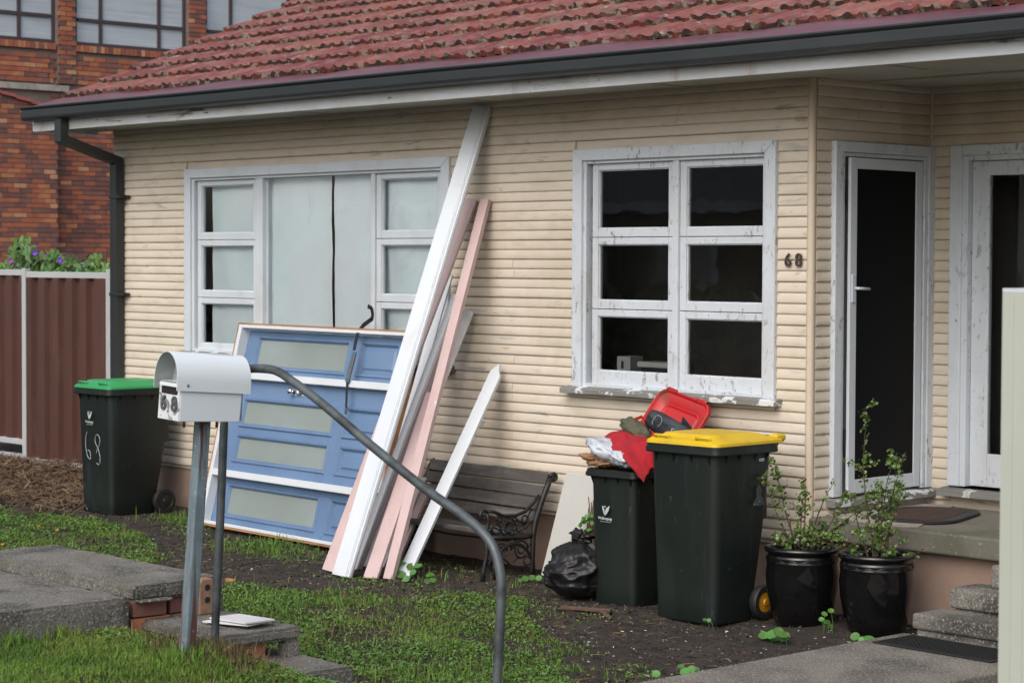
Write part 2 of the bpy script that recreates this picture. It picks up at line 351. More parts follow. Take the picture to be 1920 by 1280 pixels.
X, Y = np.meshgrid(gx, gy); near = ss(-14, -12.5, X)*ss(4.5, 3.4, X)*ss(-7, -5.8, Y)*ss(3, 1.6, Y)
Z = gh(X, Y)+near*((fbm(X, Y, 2.2, 3)-.5)*.055+(fbm(X, Y, 14, 8)-.5)*.028)
nx, ny = len(gx), len(gy); idx = np.arange(nx*ny).reshape(ny, nx)
F = np.stack([idx[:-1, :-1], idx[:-1, 1:], idx[1:, 1:], idx[1:, :-1]], -1).reshape(-1, 4)
me = np_mesh('ground', np.stack([X, Y, Z], -1).reshape(-1, 3), F, M['soil'], smooth=True)
tag(link('ground', me), kind='structure')

# front path and its step up to the porch, all poured concrete
def struct(name, mb, m, bevel=.006, parent=None, **k):
    o = mb.build(name, m, parent, bevel=bevel, **k)
    if parent is None: tag(o, kind='structure')
    return o
b = MB()
prof = [(-.57, -.33), (-3.6, -.34), (-8, -.03), (-40, .0), (-40, -.2), (-8, -.2), (-3.6, -.47), (-.57, -.47)]
b.prism(prof, lambda u, v, d: (d, u, v), 1.12, 2.12)
struct('front_path', b, M['concrete_top'], .012)
b = MB(); b.box((.03, -.063, .034), (4.6, 1.10, .157)); struct('porch_slab', b, M['slab'], .012)
b = MB(); b.box((1.245, -.335, -.205), (2.35, -.064, -.095)); b.box((1.265, -.315, -.45), (2.33, -.066, -.2052)); b.box((1.42, -.20, -.0945), (2.33, -.07, .0335))
struct('porch_step', b, M['concrete'], .016)
b = MB(); b.box((1.20, -.60, -.295), (2.40, -.337, -.212)); b.box((1.215, -.58, -.45), (2.39, -.338, -.2955)); struct('porch_step', b, M['concrete'], .014)

# ================================================================== the house
HX0, HX1 = -7.62, 0.0
WT = 2.765; PITCH = .0650
house = thing('weatherboard_house', 'cream weatherboard house with red tiled roof and white framed windows', 'house', (0, 0, 0))
WIN1 = (-6.545, -3.262, .90, 2.405); WIN2 = (-2.015, -.264, .815, 2.405)
wall = MB()
for x0, x1, z0, z1 in ((HX0, WIN1[0]+.02, -.02, WT+.05), (WIN1[1]-.02, WIN2[0]+.02, -.02, WT+.05), (WIN2[1]-.02, 0, -.02, WT+.05),
                       (WIN1[0]+.02, WIN1[1]-.02, -.02, WIN1[2]), (WIN1[0]+.02, WIN1[1]-.02, WIN1[3]-.02, WT+.05),
                       (WIN2[0]+.02, WIN2[1]-.02, -.02, WIN2[2]), (WIN2[0]+.02, WIN2[1]-.02, WIN2[3]-.02, WT+.05)):
    wall.box((x0, .0, z0), (x1, .012, z1))
# return wall beside the porch door, back wall of the porch, left gable end
wall.box((-.012, .0125, -.02), (0, .15, WT+.05)); wall.box((-.012, .1505, 2.39), (0, 1.13, WT+.05)); wall.box((-.012, .1505, .14), (0, 1.13, .215)); wall.box((-.012, 1.1305, .14), (0, 1.16, WT+.05))
wall.box((.0005, 1.14, .14), (.20, 1.16, WT+.05)); wall.box((.2005, 1.14, 2.38), (1.6, 1.16, WT+.05)); wall.box((.2005, 1.14, .14), (1.6, 1.16, .25)); wall.box((1.6005, 1.14, .14), (4.6, 1.16, WT+.05))
wall.box((HX0, .0125, -.02), (HX0+.012, 7.6, WT+.4)); wall.box((HX0+.0125, 7.59, -.02), (4.6, 7.6, WT+.05)); wall.box((4.588, 1.161, -.02), (4.6, 7.589, WT+.05))
front_wall = wall.build('wall', M['cream'], house)
BP = [(0, -.004), (.0006, -.0150), (.004, -.0195), (.011, -.0212), (.034, -.0185), (.052, -.0145), (.0635, -.0100), (.0646, -.007)]
def board(kind, a, c, z, amp):
    b = MB(); j = random.uniform(-.0012, .0012)
    if kind == 'f': fn = lambda u, v, d: (d, v, z+u)
    elif kind == 'r': fn = lambda u, v, d: (-v, d, z+u)
    elif kind == 'l': fn = lambda u, v, d: (HX0+v, d, z+u)
    else: fn = lambda u, v, d: (d, 1.14+v, z+u)
    poly = [(u, v*amp+j) for u, v in BP]+[(.0646, -.0005), (0, -.0005)]
    n = len(BP); vs = [fn(u, v, a) for u, v in poly]+[fn(u, v, c) for u, v in poly]; N = len(poly)
    fs = [(i, i+1, N+i+1, N+i) for i in range(n-1)]+[tuple(range(N)), tuple(range(N, 2*N))[::-1]]
    if kind in 'r': fs = [f[::-1] for f in fs]
    b.add(vs, fs)
    o = b.build('weatherboard', M['cream'], front_wall)
    o.data.polygons.foreach_set('use_smooth', [True]*(n-1)+[False, False]); o.data.set_sharp_from_angle(angle=R(50))
random.seed(3)
nrow = int(WT/PITCH)+1
for k in range(nrow):
    z = -.0065+PITCH*k; top = z+PITCH
    amp = (1.0, .88)[k % 2]
    segs = [(HX0-.02, -.022)]
    for w in (WIN1, WIN2):
        if top > w[2]-.03 and z < w[3]+.0:
            segs = [s for a, c in segs for s in ((a, min(c, w[0]-.0015)), (max(a, w[1]+.0015), c)) if s[1]-s[0] > .02]
    if random.random() < .7:                          # butt joints, as the cladding came in lengths
        j = random.choice((-2.62, -4.75, -5.9, -1.1, -3.4))+random.choice((0, 0, .02))
        segs = [s for a, c in segs for s in (((a, j-.0015), (j+.0015, c)) if a+.1 < j < c-.1 else ((a, c),))]
    for a, c in segs: board('f', a, c, z, amp)
    if z > .13:
        if z < 2.395:
            board('r', .012, .143, z, amp); board('b', .026, .181, z, amp)
            if z > .13: board('b', 1.45, 3.0, z, amp)
        else:
            board('r', .012, 1.116, z, amp); board('b', .026, 3.0, z, amp)
    else: board('r', .012, .2, z, amp)
    board('l', .0, 2.2, z, amp)
b = MB(); b.tube([(-.006, -.012, -.01), (-.006, -.012, WT)], .026, 10); b.build('corner_bead', mat('corner_paint', (.54, .46, .36), .55, .06, 1.5, [((.24, .245, .25), 6, .60, .62, (1, 1, .35), .85), ((.4, .33, .24), 3, .55, .8)]), house, smooth=True, auto=60)
b = MB(); b.box((.003, 1.116, .16), (.026, 1.1395, WT)); b.build('corner_bead', M['cream'], house, bevel=.004)
# rendered footing below the boards
b = MB(); b.box((HX0+.03, .012, -.9), (-.0, .16, -.022)); b.box((.0005, .02, -.9), (4.6, .16, .0335)); b.box((HX0+.03, .1605, -.9), (HX0+.2, 7.5, -.021))
b.build('footing', M['render'], house, bevel=.01)
b = MB(); b.box((HX0+.01, -.004, -.03), (-.02, .011, -.0215)); b.build('base_flashing', M['cream'], house)

# ---- eaves
FY = -.62; RX0, RX1 = -7.87, 4.9
b = MB(); b.box((RX0, FY+.001, 2.762), (RX1, .0, 2.772)); b.box((.03, .001, 2.762), (RX1, 1.1395, 2.772)); b.build('soffit', M['soffit'], house)
for x in (-6.4, -4.6, -2.8, -1.0, .8, 2.6):
    b = MB(); b.box((x, FY+.03, 2.756), (x+.04, -.03, 2.7615)); b.build('soffit_strip', M['soffit'], house)
b = MB(); b.box((.06, .40, 2.750), (RX1, .43, 2.7615)); b.build('soffit_strip', M['soffit'], house)
b = MB(); b.box((RX0, FY-.022, 2.735), (RX1, FY, 2.925)); fas = b.build('fascia', M['fascia'], house, bevel=.004)
b = MB(); b.box((RX0-.03, FY-.02, 2.74), (RX0-.002, -.02, 2.91)); b.build('barge_end', M['peel'], house, bevel=.004)
gp = [(-.645, 2.93), (-.645, 2.822), (-.65, 2.815), (-.735, 2.818), (-.752, 2.826), (-.757, 2.845), (-.757, 2.893), (-.752, 2.904), (-.764, 2.912), (-.770, 2.922), (-.766, 2.931), (-.757, 2.931), (-.749, 2.918), (-.742, 2.905), (-.747, 2.888), (-.747, 2.845), (-.735, 2.829), (-.653, 2.826), (-.652, 2.93)]
b = MB(); n = len(gp)
segx = [RX0-.02, -5.2, -2.6, -.1, 2.4, RX1]; off = [.006, .0, .004, -.004, .003, 0]
vs = [(x, y, z+o) for x, o in zip(segx, off) for y, z in gp]
fs = [(i*n+k, i*n+(k+1) % n, (i+1)*n+(k+1) % n, (i+1)*n+k) for i in range(len(segx)-1) for k in range(n)]
b.add(vs, fs); b.add([(RX0-.02, y, z+.006) for y, z in gp[:12]], [tuple(range(12))]); b.build('gutter', M['gutter'], house, fix=True)
# downpipe: outlet, dog-leg to the wall, drop
def rect_path(b, pts, hx, hy):
    rings = []
    for p in pts: rings.append([(p[0]-hx, p[1]-hy, p[2]), (p[0]+hx, p[1]-hy, p[2]), (p[0]+hx, p[1]+hy, p[2]), (p[0]-hx, p[1]+hy, p[2])])
    b.loft(rings)
b = MB(); dp = [Vector(p) for p in ((-7.36, -.69, 2.83), (-7.36, -.69, 2.655), (-7.50, -.075, 2.50), (-7.50, -.075, -.32))]
ww, tt = Vector((.047, 0, 0)), .036
rings = []
for k, p in enumerate(dp):
    a = (dp[k]-dp[k-1]).normalized() if k else (dp[1]-dp[0]).normalized(); c = (dp[k+1]-dp[k]).normalized() if k < 3 else a
    bis = (a+c).normalized(); yd = Vector((0, -1, 0)); v = (yd-bis*yd.dot(bis)).normalized()/max(.5, bis.dot(a))*tt; v = v if k in (0, 3) else v*1.0
    rings.append([tuple(p-ww+v), tuple(p+ww+v), tuple(p+ww-v), tuple(p-ww-v)])
b.loft(rings); b.build('downpipe', M['gutter'], house, bevel=.006, fix=True)
for z in (2.2, 1.38, .45):
    b = MB(); b.box((-7.556, -.118, z-.014), (-7.40, -.038, z+.014)); b.box((-7.402, -.05, z-.012), (-7.37, -.026, z+.012)); b.build('pipe_bracket', M['gutter'], house, bevel=.003)

# ---- roof
PA = math.atan2(.412, 1.0); GA = .351; cy, cz = math.cos(PA), math.sin(PA)
Y0, Z0 = -.355, 3.048                                   # nose of the first course at the top of the tile
roof_p = MB()
def rp(x, s, h): return (x, Y0+s*cy-h*cz, Z0+s*cz+h*cy)
roof_p.add([rp(RX0+.02, -.02, -.05), rp(RX1, -.02, -.05), rp(RX1, 4.4, -.05), rp(RX0+.02, 4.4, -.05)], [(0, 1, 2, 3)])
b2 = rp(0, 4.4, -.05); roof_p.add([(RX0+.02, b2[1], b2[2]), (RX1, b2[1], b2[2]), (RX1, 7.9, 2.9), (RX0+.02, 7.9, 2.9)], [(0, 1, 2, 3)])
roof = roof_p.build('roof', M['tile_edge'], house)
# plum eave sheet, slightly buckled
b = MB()
b.grid(lambda u, v: (RX0-.005+u*(RX1-RX0), -.748+v*.46, 2.924+v*.128+.012*math.sin(u*41)*v*(1-v)*4+.004*math.sin(u*97+2)*v), 120, 5)
b.build('eave_sheet', M['eave'], house, smooth=True)
TW = .246
def tile_mesh(i):
    random.seed(40+i); b = MB()
    us = [0, .018, .035, .055, .075, .105, .125, .143, .163, .183, .222, .2455]
    hs = [.016, .031, .034, .029, .014, .013, .026, .029, .025, .012, .011, .014]
    h = [v+random.uniform(-.0016, .0016) for v in hs]; n = len(us); Lt = .41
    j = [random.uniform(-.004, .004) for _ in us]
    front = [rp(u, 0+jj, hh) for u, hh, jj in zip(us, h, j)]; back = [rp(u, Lt, hh*.6-.030) for u, hh in zip(us, h)]
    low = [rp(u, .004+jj, (hh*.80-.036)) for u, hh, jj in zip(us, h, j)]
    o = Vector((0, Y0, Z0))
    vs = [Vector(p)-o for p in front+back+low]
    fs = [(k, k+1, n+k+1, n+k) for k in range(n-1)]; mi = [0]*(n-1)
    fs += [(2*n+k, 2*n+k+1, k+1, k) for k in range(n-1)]; mi += [1]*(n-1)
    fs += [(0, n, 2*n), (n-1, 3*n-1, 2*n-1)]; mi += [1, 1]
    for f, q in zip(fs, mi): b.add([vs[t] for t in f], [tuple(range(len(f)))], q)
    me = b.mesh('roof_tile', [M['tile'], M['tile_edge']])
    bm = bmesh.new(); bm.from_mesh(me); bmesh.ops.remove_doubles(bm, verts=bm.verts, dist=1e-5); bm.to_mesh(me); bm.free()
    me.polygons.foreach_set('use_smooth', [True]*len(me.polygons)); me.set_sharp_from_angle(angle=R(40)); return me
TM = [tile_mesh(i) for i in range(5)]
def px_of(p):
    q = np.array(p)-CAM; d = q@C_F; return 960+FPX*(q@C_R)/d, 640-FPX*(q@C_U)/d
random.seed(11); rest = MB(); ntile = 0
for c in range(12):
    nt_ = int((RX1-RX0)/TW)
    for i in range(nt_):
        x = RX0+i*TW; s = c*GA+random.uniform(-.006, .006); p = Vector(rp(x, s, 0))
        X_, Y_ = px_of(rp(x+TW, s, .02))
        if Y_ > -25 and -80 < X_ < 1985 and ntile < 300:
            o = link('roof_tile', TM[random.randrange(5)], roof); o.location = p; o.rotation_euler = (random.uniform(-.008, .008), random.uniform(-.006, .006), random.uniform(-.008, .008)); ntile += 1
        elif Y_ > -700 and X_ < 2300:
            me = TM[(i*3+c) % 5]; base = len(rest.v)
            rest.add([v.co+p for v in me.vertices], [tuple(q.vertices) for q in me.polygons])
if rest.v: tag(rest.build('upper_roof_tiles', M['tile'], roof), kind='stuff')

# ---- windows
def ring_frame(b, x0, x1, z0, z1, w, y0, y1, wt=None, wb=None):
    wt = w if wt is None else wt; wb = w if wb is None else wb
    b.box((x0, y0, z0), (x0+w, y1, z1)); b.box((x1-w, y0, z0), (x1, y1, z1))
    b.box((x0+w+.0005, y0+.0007, z1-wt), (x1-w-.0005, y1, z1)); b.box((x0+w+.0005, y0+.0007, z0), (x1-w-.0005, y1, z0+wb))
def window(W_, name_cols, mcas, msash, label):
    x0, x1, z0, z1 = W_
    root = bpy.data.objects.new('window', None); COL.objects.link(root); root.parent = house; OFF[root.name] = Vector((0, 0, 0)); root['label'] = label
    b = MB(); cw = .088
    def mit(poly): b.prism(poly, lambda u, v, d: (u, d, v), -.045, .0)
    mit([(x0, z0+.03), (x0+cw, z0+.03), (x0+cw, z1-.075), (x0, z1)]); mit([(x1-cw, z0+.03), (x1, z0+.03), (x1, z1), (x1-cw, z1-.075)])
    mit([(x0+.001, z1), (x0+cw+.0005, z1-.0755), (x1-cw-.0005, z1-.0755), (x1-.001, z1)])
    b.build('casing', mcas, root, bevel=.006, fix=True)
    b = MB(); i0, i1 = x0+cw, x1-cw
    ring_frame(b, i0-.012, i1+.012, z0+.02, z1-.066, .036, -.022, .10, .030); b.build('jamb', mcas, root, bevel=.003)
    b = MB(); b.prism([(-.10, z0-.012), (-.10, z0+.022), (.05, z0+.045), (.05, z0-.012)], lambda u, v, d: (d, u, v), x0-.055, x1+.045); b.build('sill', M['sillwood'], root, bevel=.005, fix=True)
    b = MB(); b.box((x0-.0, -.04, z0-.035), (x1+.0, -.0255, z0-.0125)); b.build('sill_apron', M['cream'], root)
    return root
def sash(root, x0, x1, z0, z1, m, wb=.055, w=.052, wt=.045, y=.006, open_=0):
    b = MB(); ring_frame(b, x0, x1, z0, z1, w, y, y+.045, wt, wb)
    s = b.build('sash', m, root, bevel=.004)
    b = MB(); ring_frame(b, x0+w-.004, x1-w+.004, z0+wb-.004, z1-wt+.004, .010, y+.012, y+.035); b.build('putty', m, s)
    b = MB(); b.add([(x0+w-.002, y+.024, z0+wb-.002), (x1-w+.002, y+.024, z0+wb-.002), (x1-w+.002, y+.024, z1-wt+.002), (x0+w-.002, y+.024, z1-wt+.002)], [(0, 1, 2, 3)]); b.build('pane', M['glass'], s)
w1 = window(WIN1, None, M['white'], M['white'], 'wide window with pale sheets hung behind the glass')
for xa, xb in ((-6.421, -5.603), (-4.122, -3.386)):
    for za, zb in ((.945, 1.366), (1.370, 1.829), (1.833, 2.310)): sash(w1, xa, xb, za, zb, M['white'])
b = MB(); b.box((-5.602, -.012, .95), (-5.512, .09, 2.33)); b.build('mullion', M['white'], w1, bevel=.006)
b = MB(); b.box((-4.166, -.012, .95), (-4.123, .09, 2.33)); b.build('mullion', M['white'], w1, bevel=.006)
b = MB(); b.add([(-5.512, .05, .945), (-4.166, .05, .945), (-4.166, .05, 2.31), (-5.512, .05, 2.31)], [(0, 1, 2, 3)]); b.build('pane', M['glass'], w1)
b = MB(); ring_frame(b, -5.5115, -4.1665, .94, 2.318, .012, .03, .045); b.build('putty', M['white'], w1)
w2 = window(WIN2, None, M['peel'], M['peel'], 'six pane window with badly peeling paint')
for xa, xb in ((-1.872, -1.137), (-1.086, -.352)):
    for za, zb, wb in ((.862, 1.358, .095), (1.362, 1.826, .056), (1.830, 2.310, .056)): sash(w2, xa, xb, za, zb, M['peel'], wb)
b = MB(); b.box((-1.136, -.014, .865), (-1.087, .09, 2.33)); b.build('mullion', M['peel'], w2, bevel=.006)

# ---- rooms behind the glass
b = MB()
for x0, x1, y0, y1, z0, z1 in ((HX0+.02, -2.6, .11, 3.4, .12, 2.72), (-2.59, -.02, .11, 3.4, .12, 2.72), (.05, 3.0, 1.17, 4.2, .16, 2.72)):
    b.add([(x0,y0,z0),(x1,y0,z0),(x1,y1,z0),(x0,y1,z0),(x0,y0,z1),(x1,y0,z1),(x1,y1,z1),(x0,y1,z1)], [(0,1,2,3),(7,6,5,4),(1,5,6,2),(2,6,7,3),(3,7,4,0)])
b.build('interior', M['darkroom'], house)
sheetm = mat('pale_sheet', (.82, .91, .96), .7, .04, 1.5, [((.80, .83, .88), 1.2, .45, .75), ((.70, .84, .86), .9, .5, .75), ((.70, .79, .85), 2.2, .60, .66, (1, 1, .5))], .25, 5)
for k, (xa, xb, zt) in enumerate(((on_y(398, 500, .08).x, on_y(621.5, 500, .08).x, 2.33), (on_y(627.5, 500, .08).x, -3.30, 2.34))):
    b = MB(); b.grid(lambda u, v: (xa+u*(xb-xa)+.004*math.sin(v*5+k), .082+.006*math.sin(u*(26, 19)[k]+2.5*mnoise.noise((u*2, v*2, k)))+.010*mnoise.noise((u*5, v*4, k))+.006*mnoise.noise((u*3, v*13, k+4))*v, .95+v*(zt-.95)), 90, 60)
    o = b.build('window_sheet', sheetm, None, smooth=True); o['label'] = ('wide pale sheet hanging behind the left and middle panes', 'narrower pale sheet hanging behind the right hand panes')[k]; o['category'] = 'sheet'
# ---- the number on the wall
for i, (t_, x) in enumerate((('6', -.168), ('8', -.085))):
    put_text('house_number', t_, .112, M['number'], house, (x, -.033, 1.68), (1, 0, 0), (0, 0, 1), .005, .0008)

# ---- porch screen door, hung on the return wall, a little ajar
dr = bpy.data.objects.new('screen_door', None); COL.objects.link(dr); dr.parent = house; OFF[dr.name] = Vector((0, 0, 0)); dr['label'] = 'white framed black mesh screen door standing slightly ajar'
b = MB()
def rbox(b, y0, y1, z0, z1, xa, xb): b.box((xa, y0, z0), (xb, y1, z1))
rbox(b, .145, .218, .262, 2.397, .0, .05); rbox(b, 1.062, 1.1385, .262, 2.397, .0, .05); rbox(b, .2185, 1.0615, 2.332, 2.396, .0, .0495)
b.build('casing', M['peel'], dr, bevel=.006)
b = MB(); rbox(b, .2185, .25, .262, 2.331, -.08, .035); rbox(b, 1.025, 1.0615, .262, 2.331, -.08, .042); rbox(b, .2505, 1.0245, 2.306, 2.331, -.08, .033); b.build('jamb', M['peel'], dr, bevel=.004)
b = MB(); b.prism([(-.10, .20), (-.10, .262), (.05, .255), (.085, .245), (.085, .205)], lambda u, v, d: (u, d, v), .12, 1.1385); b.build('door_sill', M['sillwood'], dr, bevel=.004, fix=True)
leaf = bpy.data.objects.new('door_leaf', None)
hingeY = 1.02; ang = R(2.6)
def dl(b, y0, y1, z0, z1, xa, xb):
    vs = []
    for z in (z0, z1):
        for x, y in ((xa, y0), (xb, y0), (xb, y1), (xa, y1)):
            dy = y-hingeY; vs.append((.012+x*math.cos(ang)-dy*math.sin(ang), hingeY+dy*math.cos(ang)+x*math.sin(ang), z))
    b.add(vs, [(0, 3, 2, 1), (4, 5, 6, 7), (0, 1, 5, 4), (1, 2, 6, 5), (2, 3, 7, 6), (3, 0, 4, 7)])
b = MB(); fy0, fy1, fz0, fz1, fw = .262, 1.015, .275, 2.300, .066
dl(b, fy0, fy0+fw, fz0, fz1, 0, .022); dl(b, fy1-fw, fy1, fz0, fz1, 0, .022); dl(b, fy0+fw+.0005, fy1-fw-.0005, fz1-fw, fz1, 0, .0215); dl(b, fy0+fw+.0005, fy1-fw-.0005, fz0, fz0+.085, 0, .0215)
leaf = b.build('door_leaf', M['alu'], dr, bevel=.003)
b = MB(); dl(b, fy0+fw-.004, fy1-fw+.004, fz0+.08, fz1-fw+.004, .008, .012); b.build('fly_mesh', M['mesh'], leaf)
b = MB(); dl(b, fy0+.008, fy0+.045, 1.43, 1.60, .0222, .034); b.build('lock_plate', M['alu'], leaf, bevel=.004)
b = MB(); q = on_x(1581, 556, .055); b.tube([(.070, .30, 1.515), (.102, .30, 1.515), (.107, .312, 1.515), (.104, .405, 1.512)], .0095, 8); b.build('handle', M['alu'], leaf, smooth=True)
for z in (.95, 1.90, .33):
    b = MB(); b.tube([(.045, 1.020, z-.04), (.045, 1.020, z+.04)], .009, 8); b.build('hinge', M['alu'], leaf, smooth=True, auto=40)
for z in (2.10, .60):
    b = MB(); b.box((.036, .252, z-.07), (.05, .2605, z+.07)); b.build('strike_plate', M['black'], dr)

# ---- glazed front door at the back of the porch
fd = bpy.data.objects.new('glazed_door', None); COL.objects.link(fd); fd.parent = house; OFF[fd.name] = Vector((0, 0, 0)); fd['label'] = 'white glazed front door in the shade at the back of the porch'
b = MB(); ring_frame(b, .183, 1.45, .285, 2.397, .088, 1.09, 1.14, .066, .0); b.build('casing', M['peel'], fd, bevel=.006)
b = MB(); ring_frame(b, .265, 1.37, .285, 2.335, .045, 1.105, 1.22, .035, .0); b.build('jamb', M['peel'], fd, bevel=.004)
b = MB(); ring_frame(b, .312, 1.32, .29, 2.298, .125, 1.150, 1.19, .09, .205); b.build('door_leaf', M['peel'], fd, bevel=.004)
b = MB(); b.add([(.436, 1.165, .49), (1.196, 1.165, .49), (1.196, 1.165, 2.21), (.436, 1.165, 2.21)], [(0, 1, 2, 3)]); b.build('pane', M['glass'], fd)
b = MB(); b.prism([(1.03, .225), (1.03, .265), (1.2, .287), (1.2, .225)], lambda u, v, d: (d, u, v), .15, 1.5); b.build('door_sill', M['sillwood'], fd, bevel=.004, fix=True)
b = MB(); b.grid(lambda u, v: (.60+u*.7, 1.32+.03*math.sin(u*22), .25+v*2.1), 50, 3); o = b.build('curtain', mat('taupe_curtain', (.16, .145, .13), .9, .1, 3), None, smooth=True); o['label'] = 'taupe curtain hanging behind the glazed front door'; o['category'] = 'curtain'
# things on the inner sill of the six pane window
t = thing('set_top_box', 'flat white electronic box on the inner window sill', 'box', (-1.42, .16, .93))
b = MB(); b.box((-1.56, .11, .985), (-1.21, .27, 1.022)); b.build('case', M['panel'], t, bevel=.008)
b = MB(); b.box((-1.53, .12, .90), (-1.24, .26, .984)); b.build('stand', M['black'], t)
b = MB(); b.box((-1.75, .12, .92), (-1.63, .24, 1.05)); b.box((-1.712, .1185, .97), (-1.69, .1199, 1.02), 1); o = b.build('power_box', [mat('grey_plastic', (.30, .31, .31), .5), M['black']], None, bevel=.004); tag(o, 'small grey box with a dark switch behind the lower left pane', 'box')
b = MB()
for k in range(34): b.lathe([(.0, -.003), (.0025, -.002), (.003, 0), (.0025, .002), (0, .003)], (-1.70, .075, 1.18+k*.031), 6)
o = b.build('blind_chain', mat('dull_chain', (.12, .12, .12), .6), None); tag(o, 'beaded blind chain hanging inside the six pane window', 'chain')
# ================================================================== brick flats behind
bb = thing('brick_flats', 'red brick block of flats with dark framed windows behind the house', 'building', (-26, 10, -.4))
BX = -25.99
BW = [(7.4, 10.38, 5.53, 7.35), (10.766, 13.17, 5.53, 7.35), (13.587, 16.2, 5.53, 7.35)]
b = MB()
b.box((BX-8, 4, -.5), (BX-.012, 26, 5.40))
for y0, y1 in ((4, 7.4), (10.38, 10.766), (13.17, 13.587), (16.2, 26)): b.box((BX-8, y0, 5.4002), (BX-.012, y1, 7.35))
b.box((BX-8, 4, 7.3502), (BX-.012, 26, 9)); b.box((BX-8, 7.3, 5.4005), (BX-.25, 16.3, 7.3495))
b.box((BX-.011, 10.39, 4.8), (BX+.02, 10.755, 8)); b.box((BX-.011, 13.18, 4.8), (BX+.02, 13.577, 8))
b.prism([(4, -.5), (10.233, -.5), (10.233, 4.30), (9.25, 4.52), (4, 5.6)], lambda u, v, d: (d, u, v), BX-.010, BX+.26)
bw = b.build('wall', M['mortar'], bb)
bricks_m = {}
def brick_mesh(L, H, D, m, key):
    if key not in bricks_m:
        b = MB(); b.box((-.02, 0, 0), (D, L, H)); bricks_m[key] = b.mesh('brick', m)
    return bricks_m[key]
random.seed(5); cnt = 0; bulk = MB()
def roof_px(y, z):
    x_, y_ = px_of((BX, y, z)); return x_, y_
cand = []
for r in range(14, 84):
    z = r*.086
    offs = .12*(r % 2)
    for zone, (y0, y1, xo) in enumerate(((8.7, 10.233, BX+.26), (10.235, 14.4, BX), )):
        ys = y0; first = True
        start = math.floor(y0/.24)*.24+offs
        yy = start
        while yy < y1:
            a, c = max(yy, y0), min(yy+.23, y1); yy += .24
            if z > 4.79:
                for e in (10.39, 10.755, 13.18, 13.577):
                    if a < e < c:
                        if e-a > c-e: c = e
                        else: a = e
            if c-a < .05: continue
            zz = z; X_ = xo
            if zone == 0 and z+.08 > 4.52-(a-9.25)*.224: X_ = BX if z > 4.75 else None
            if zone == 0 and X_ == BX and (z > 4.64 and z < 4.79): X_ = None
            if X_ is None: continue
            if zone == 1 and 4.64 < z < 4.79: continue
            pil = any(p0 <= (a+c)/2 <= p1 for p0, p1 in ((10.39, 10.755), (13.18, 13.577)))
            if z > 4.79 and pil: X_ = BX+.03
            elif z > 5.30: continue
            x_, y_ = px_of((X_, (a+c)/2, z))
            if y_ < -10 or x_ < -20 or x_ > 600: continue
            if x_ > 230 and y_ > 130: continue
            if x_ > 130 and 195 < y_ < 235: continue
            if y_ > 500: continue
            cand.append((X_, a, c, z))
random.shuffle(cand)
for i, (X_, a, c, z) in enumerate(cand):
    k = random.choices(range(6), (26, 19, 22, 13, 6, 22))[0]
    if X_ == BX and z < 4.6: k = random.choices(range(6), (30, 24, 26, 6, 2, 16))[0]
    L = round((c-a)/.02)*.02
    D = .010+random.uniform(0, .004)
    if i < 300:
        o = link('brick', brick_mesh(L, .076, .013, BRK[k], (L, k)), bw); o.location = Vector((X_, a+.005, z))-OFF[bb.name]
    else: bulk.box((X_-.02, a+.005, z), (X_+.013, a+.005+L-.01, z+.076), k)
if bulk.v: tag(bulk.build('bricks', BRK, bw), kind='stuff')
# sill bricks on edge, stone band, windows
random.seed(9)
for y0, y1, z0, z1 in BW:
    w = MB(); x = BX-.10
    def fr(ya, yb, za, zb): w.box((x, ya, za), (x+.06, yb, zb))
    fr(y0, y0+.06, z0, z1); fr(y1-.06, y1, z0, z1); w.box((x, y0+.0605, z0), (x+.0595, y1-.0605, z0+.06)); w.box((x, y0+.0605, z1-.06), (x+.0595, y1-.0605, z1))
    cols = [y0+.58*(y1-y0)/2.40*.97, y1-.585*(y1-y0)/2.40] if y0 > 10 else [y0+.8, y1-.72]
    for yc in cols: w.box((x+.001, yc-.03, z0+.0605), (x+.0585, yc+.03, z1-.0605))
    zt = 6.01+(.0 if y0 < 10 else -.02)
    ed = [y0+.06]+cols+[y1-.06]
    for i in range(len(ed)-1): w.box((x+.002, ed[i]+.0305, zt-.03), (x+.0575, ed[i+1]-.0305, zt+.03))
    wo = w.build('window', M['bframe'], bb)
    p = MB()
    blind = mat('flat_blind', (.42, .47, .52), .35, .06, 1.0, [((.32, .36, .40), 1.3, .5, .75, (1, .4, 7)), ((.55, .59, .61), 2, .55, .7, (1, .3, 14)), ((.22, .27, .33), .5, .55, .8)], spec=.6)
    for i in range(len(ed)-1):
        for za, zb in ((z0+.05, zt-.02), (zt+.02, z1-.05)):
            p = MB(); p.add([(x+.02, ed[i]-.01, za), (x+.02, ed[i+1]+.01, za), (x+.02, ed[i+1]+.01, zb), (x+.02, ed[i]-.01, zb)], [(0, 1, 2, 3)]); p.build('pane', blind, wo)
    yy = y0 if y0 > 9 else 8.9
    while yy < min(y1, 13.7)-.05:
        k = random.choices(range(6), (30, 10, 14, 26, 8, 20))[0]
        o = link('sill_brick', brick_mesh(.076, .115, .04, BRK[k], ('s', k)), bw); o.location = Vector((BX, yy, 5.405))-OFF[bb.name]; yy += .086
b = MB(); b.box((BX-.01, 8.6, 4.665), (BX+.05, 10.62, 4.775)); b.build('stone_band', M['gstone'], bb, bevel=.01)
for i in range(7):
    y = 10.30-i*.30; b = MB()
    rings = []
    for t_ in (0, .32):
        yy = y-t_; zz = 4.285+(10.233-yy)*.224+(.02 if t_ == 0 else 0)
        rings.append([(BX+.12+.21*math.cos(a), yy, zz+.085*math.sin(a)) for a in [math.pi*k/8 for k in range(9)]])
    b.loft(rings); b.build('ridge_tile', M['gtile'], bb, smooth=True, auto=50, fix=True)
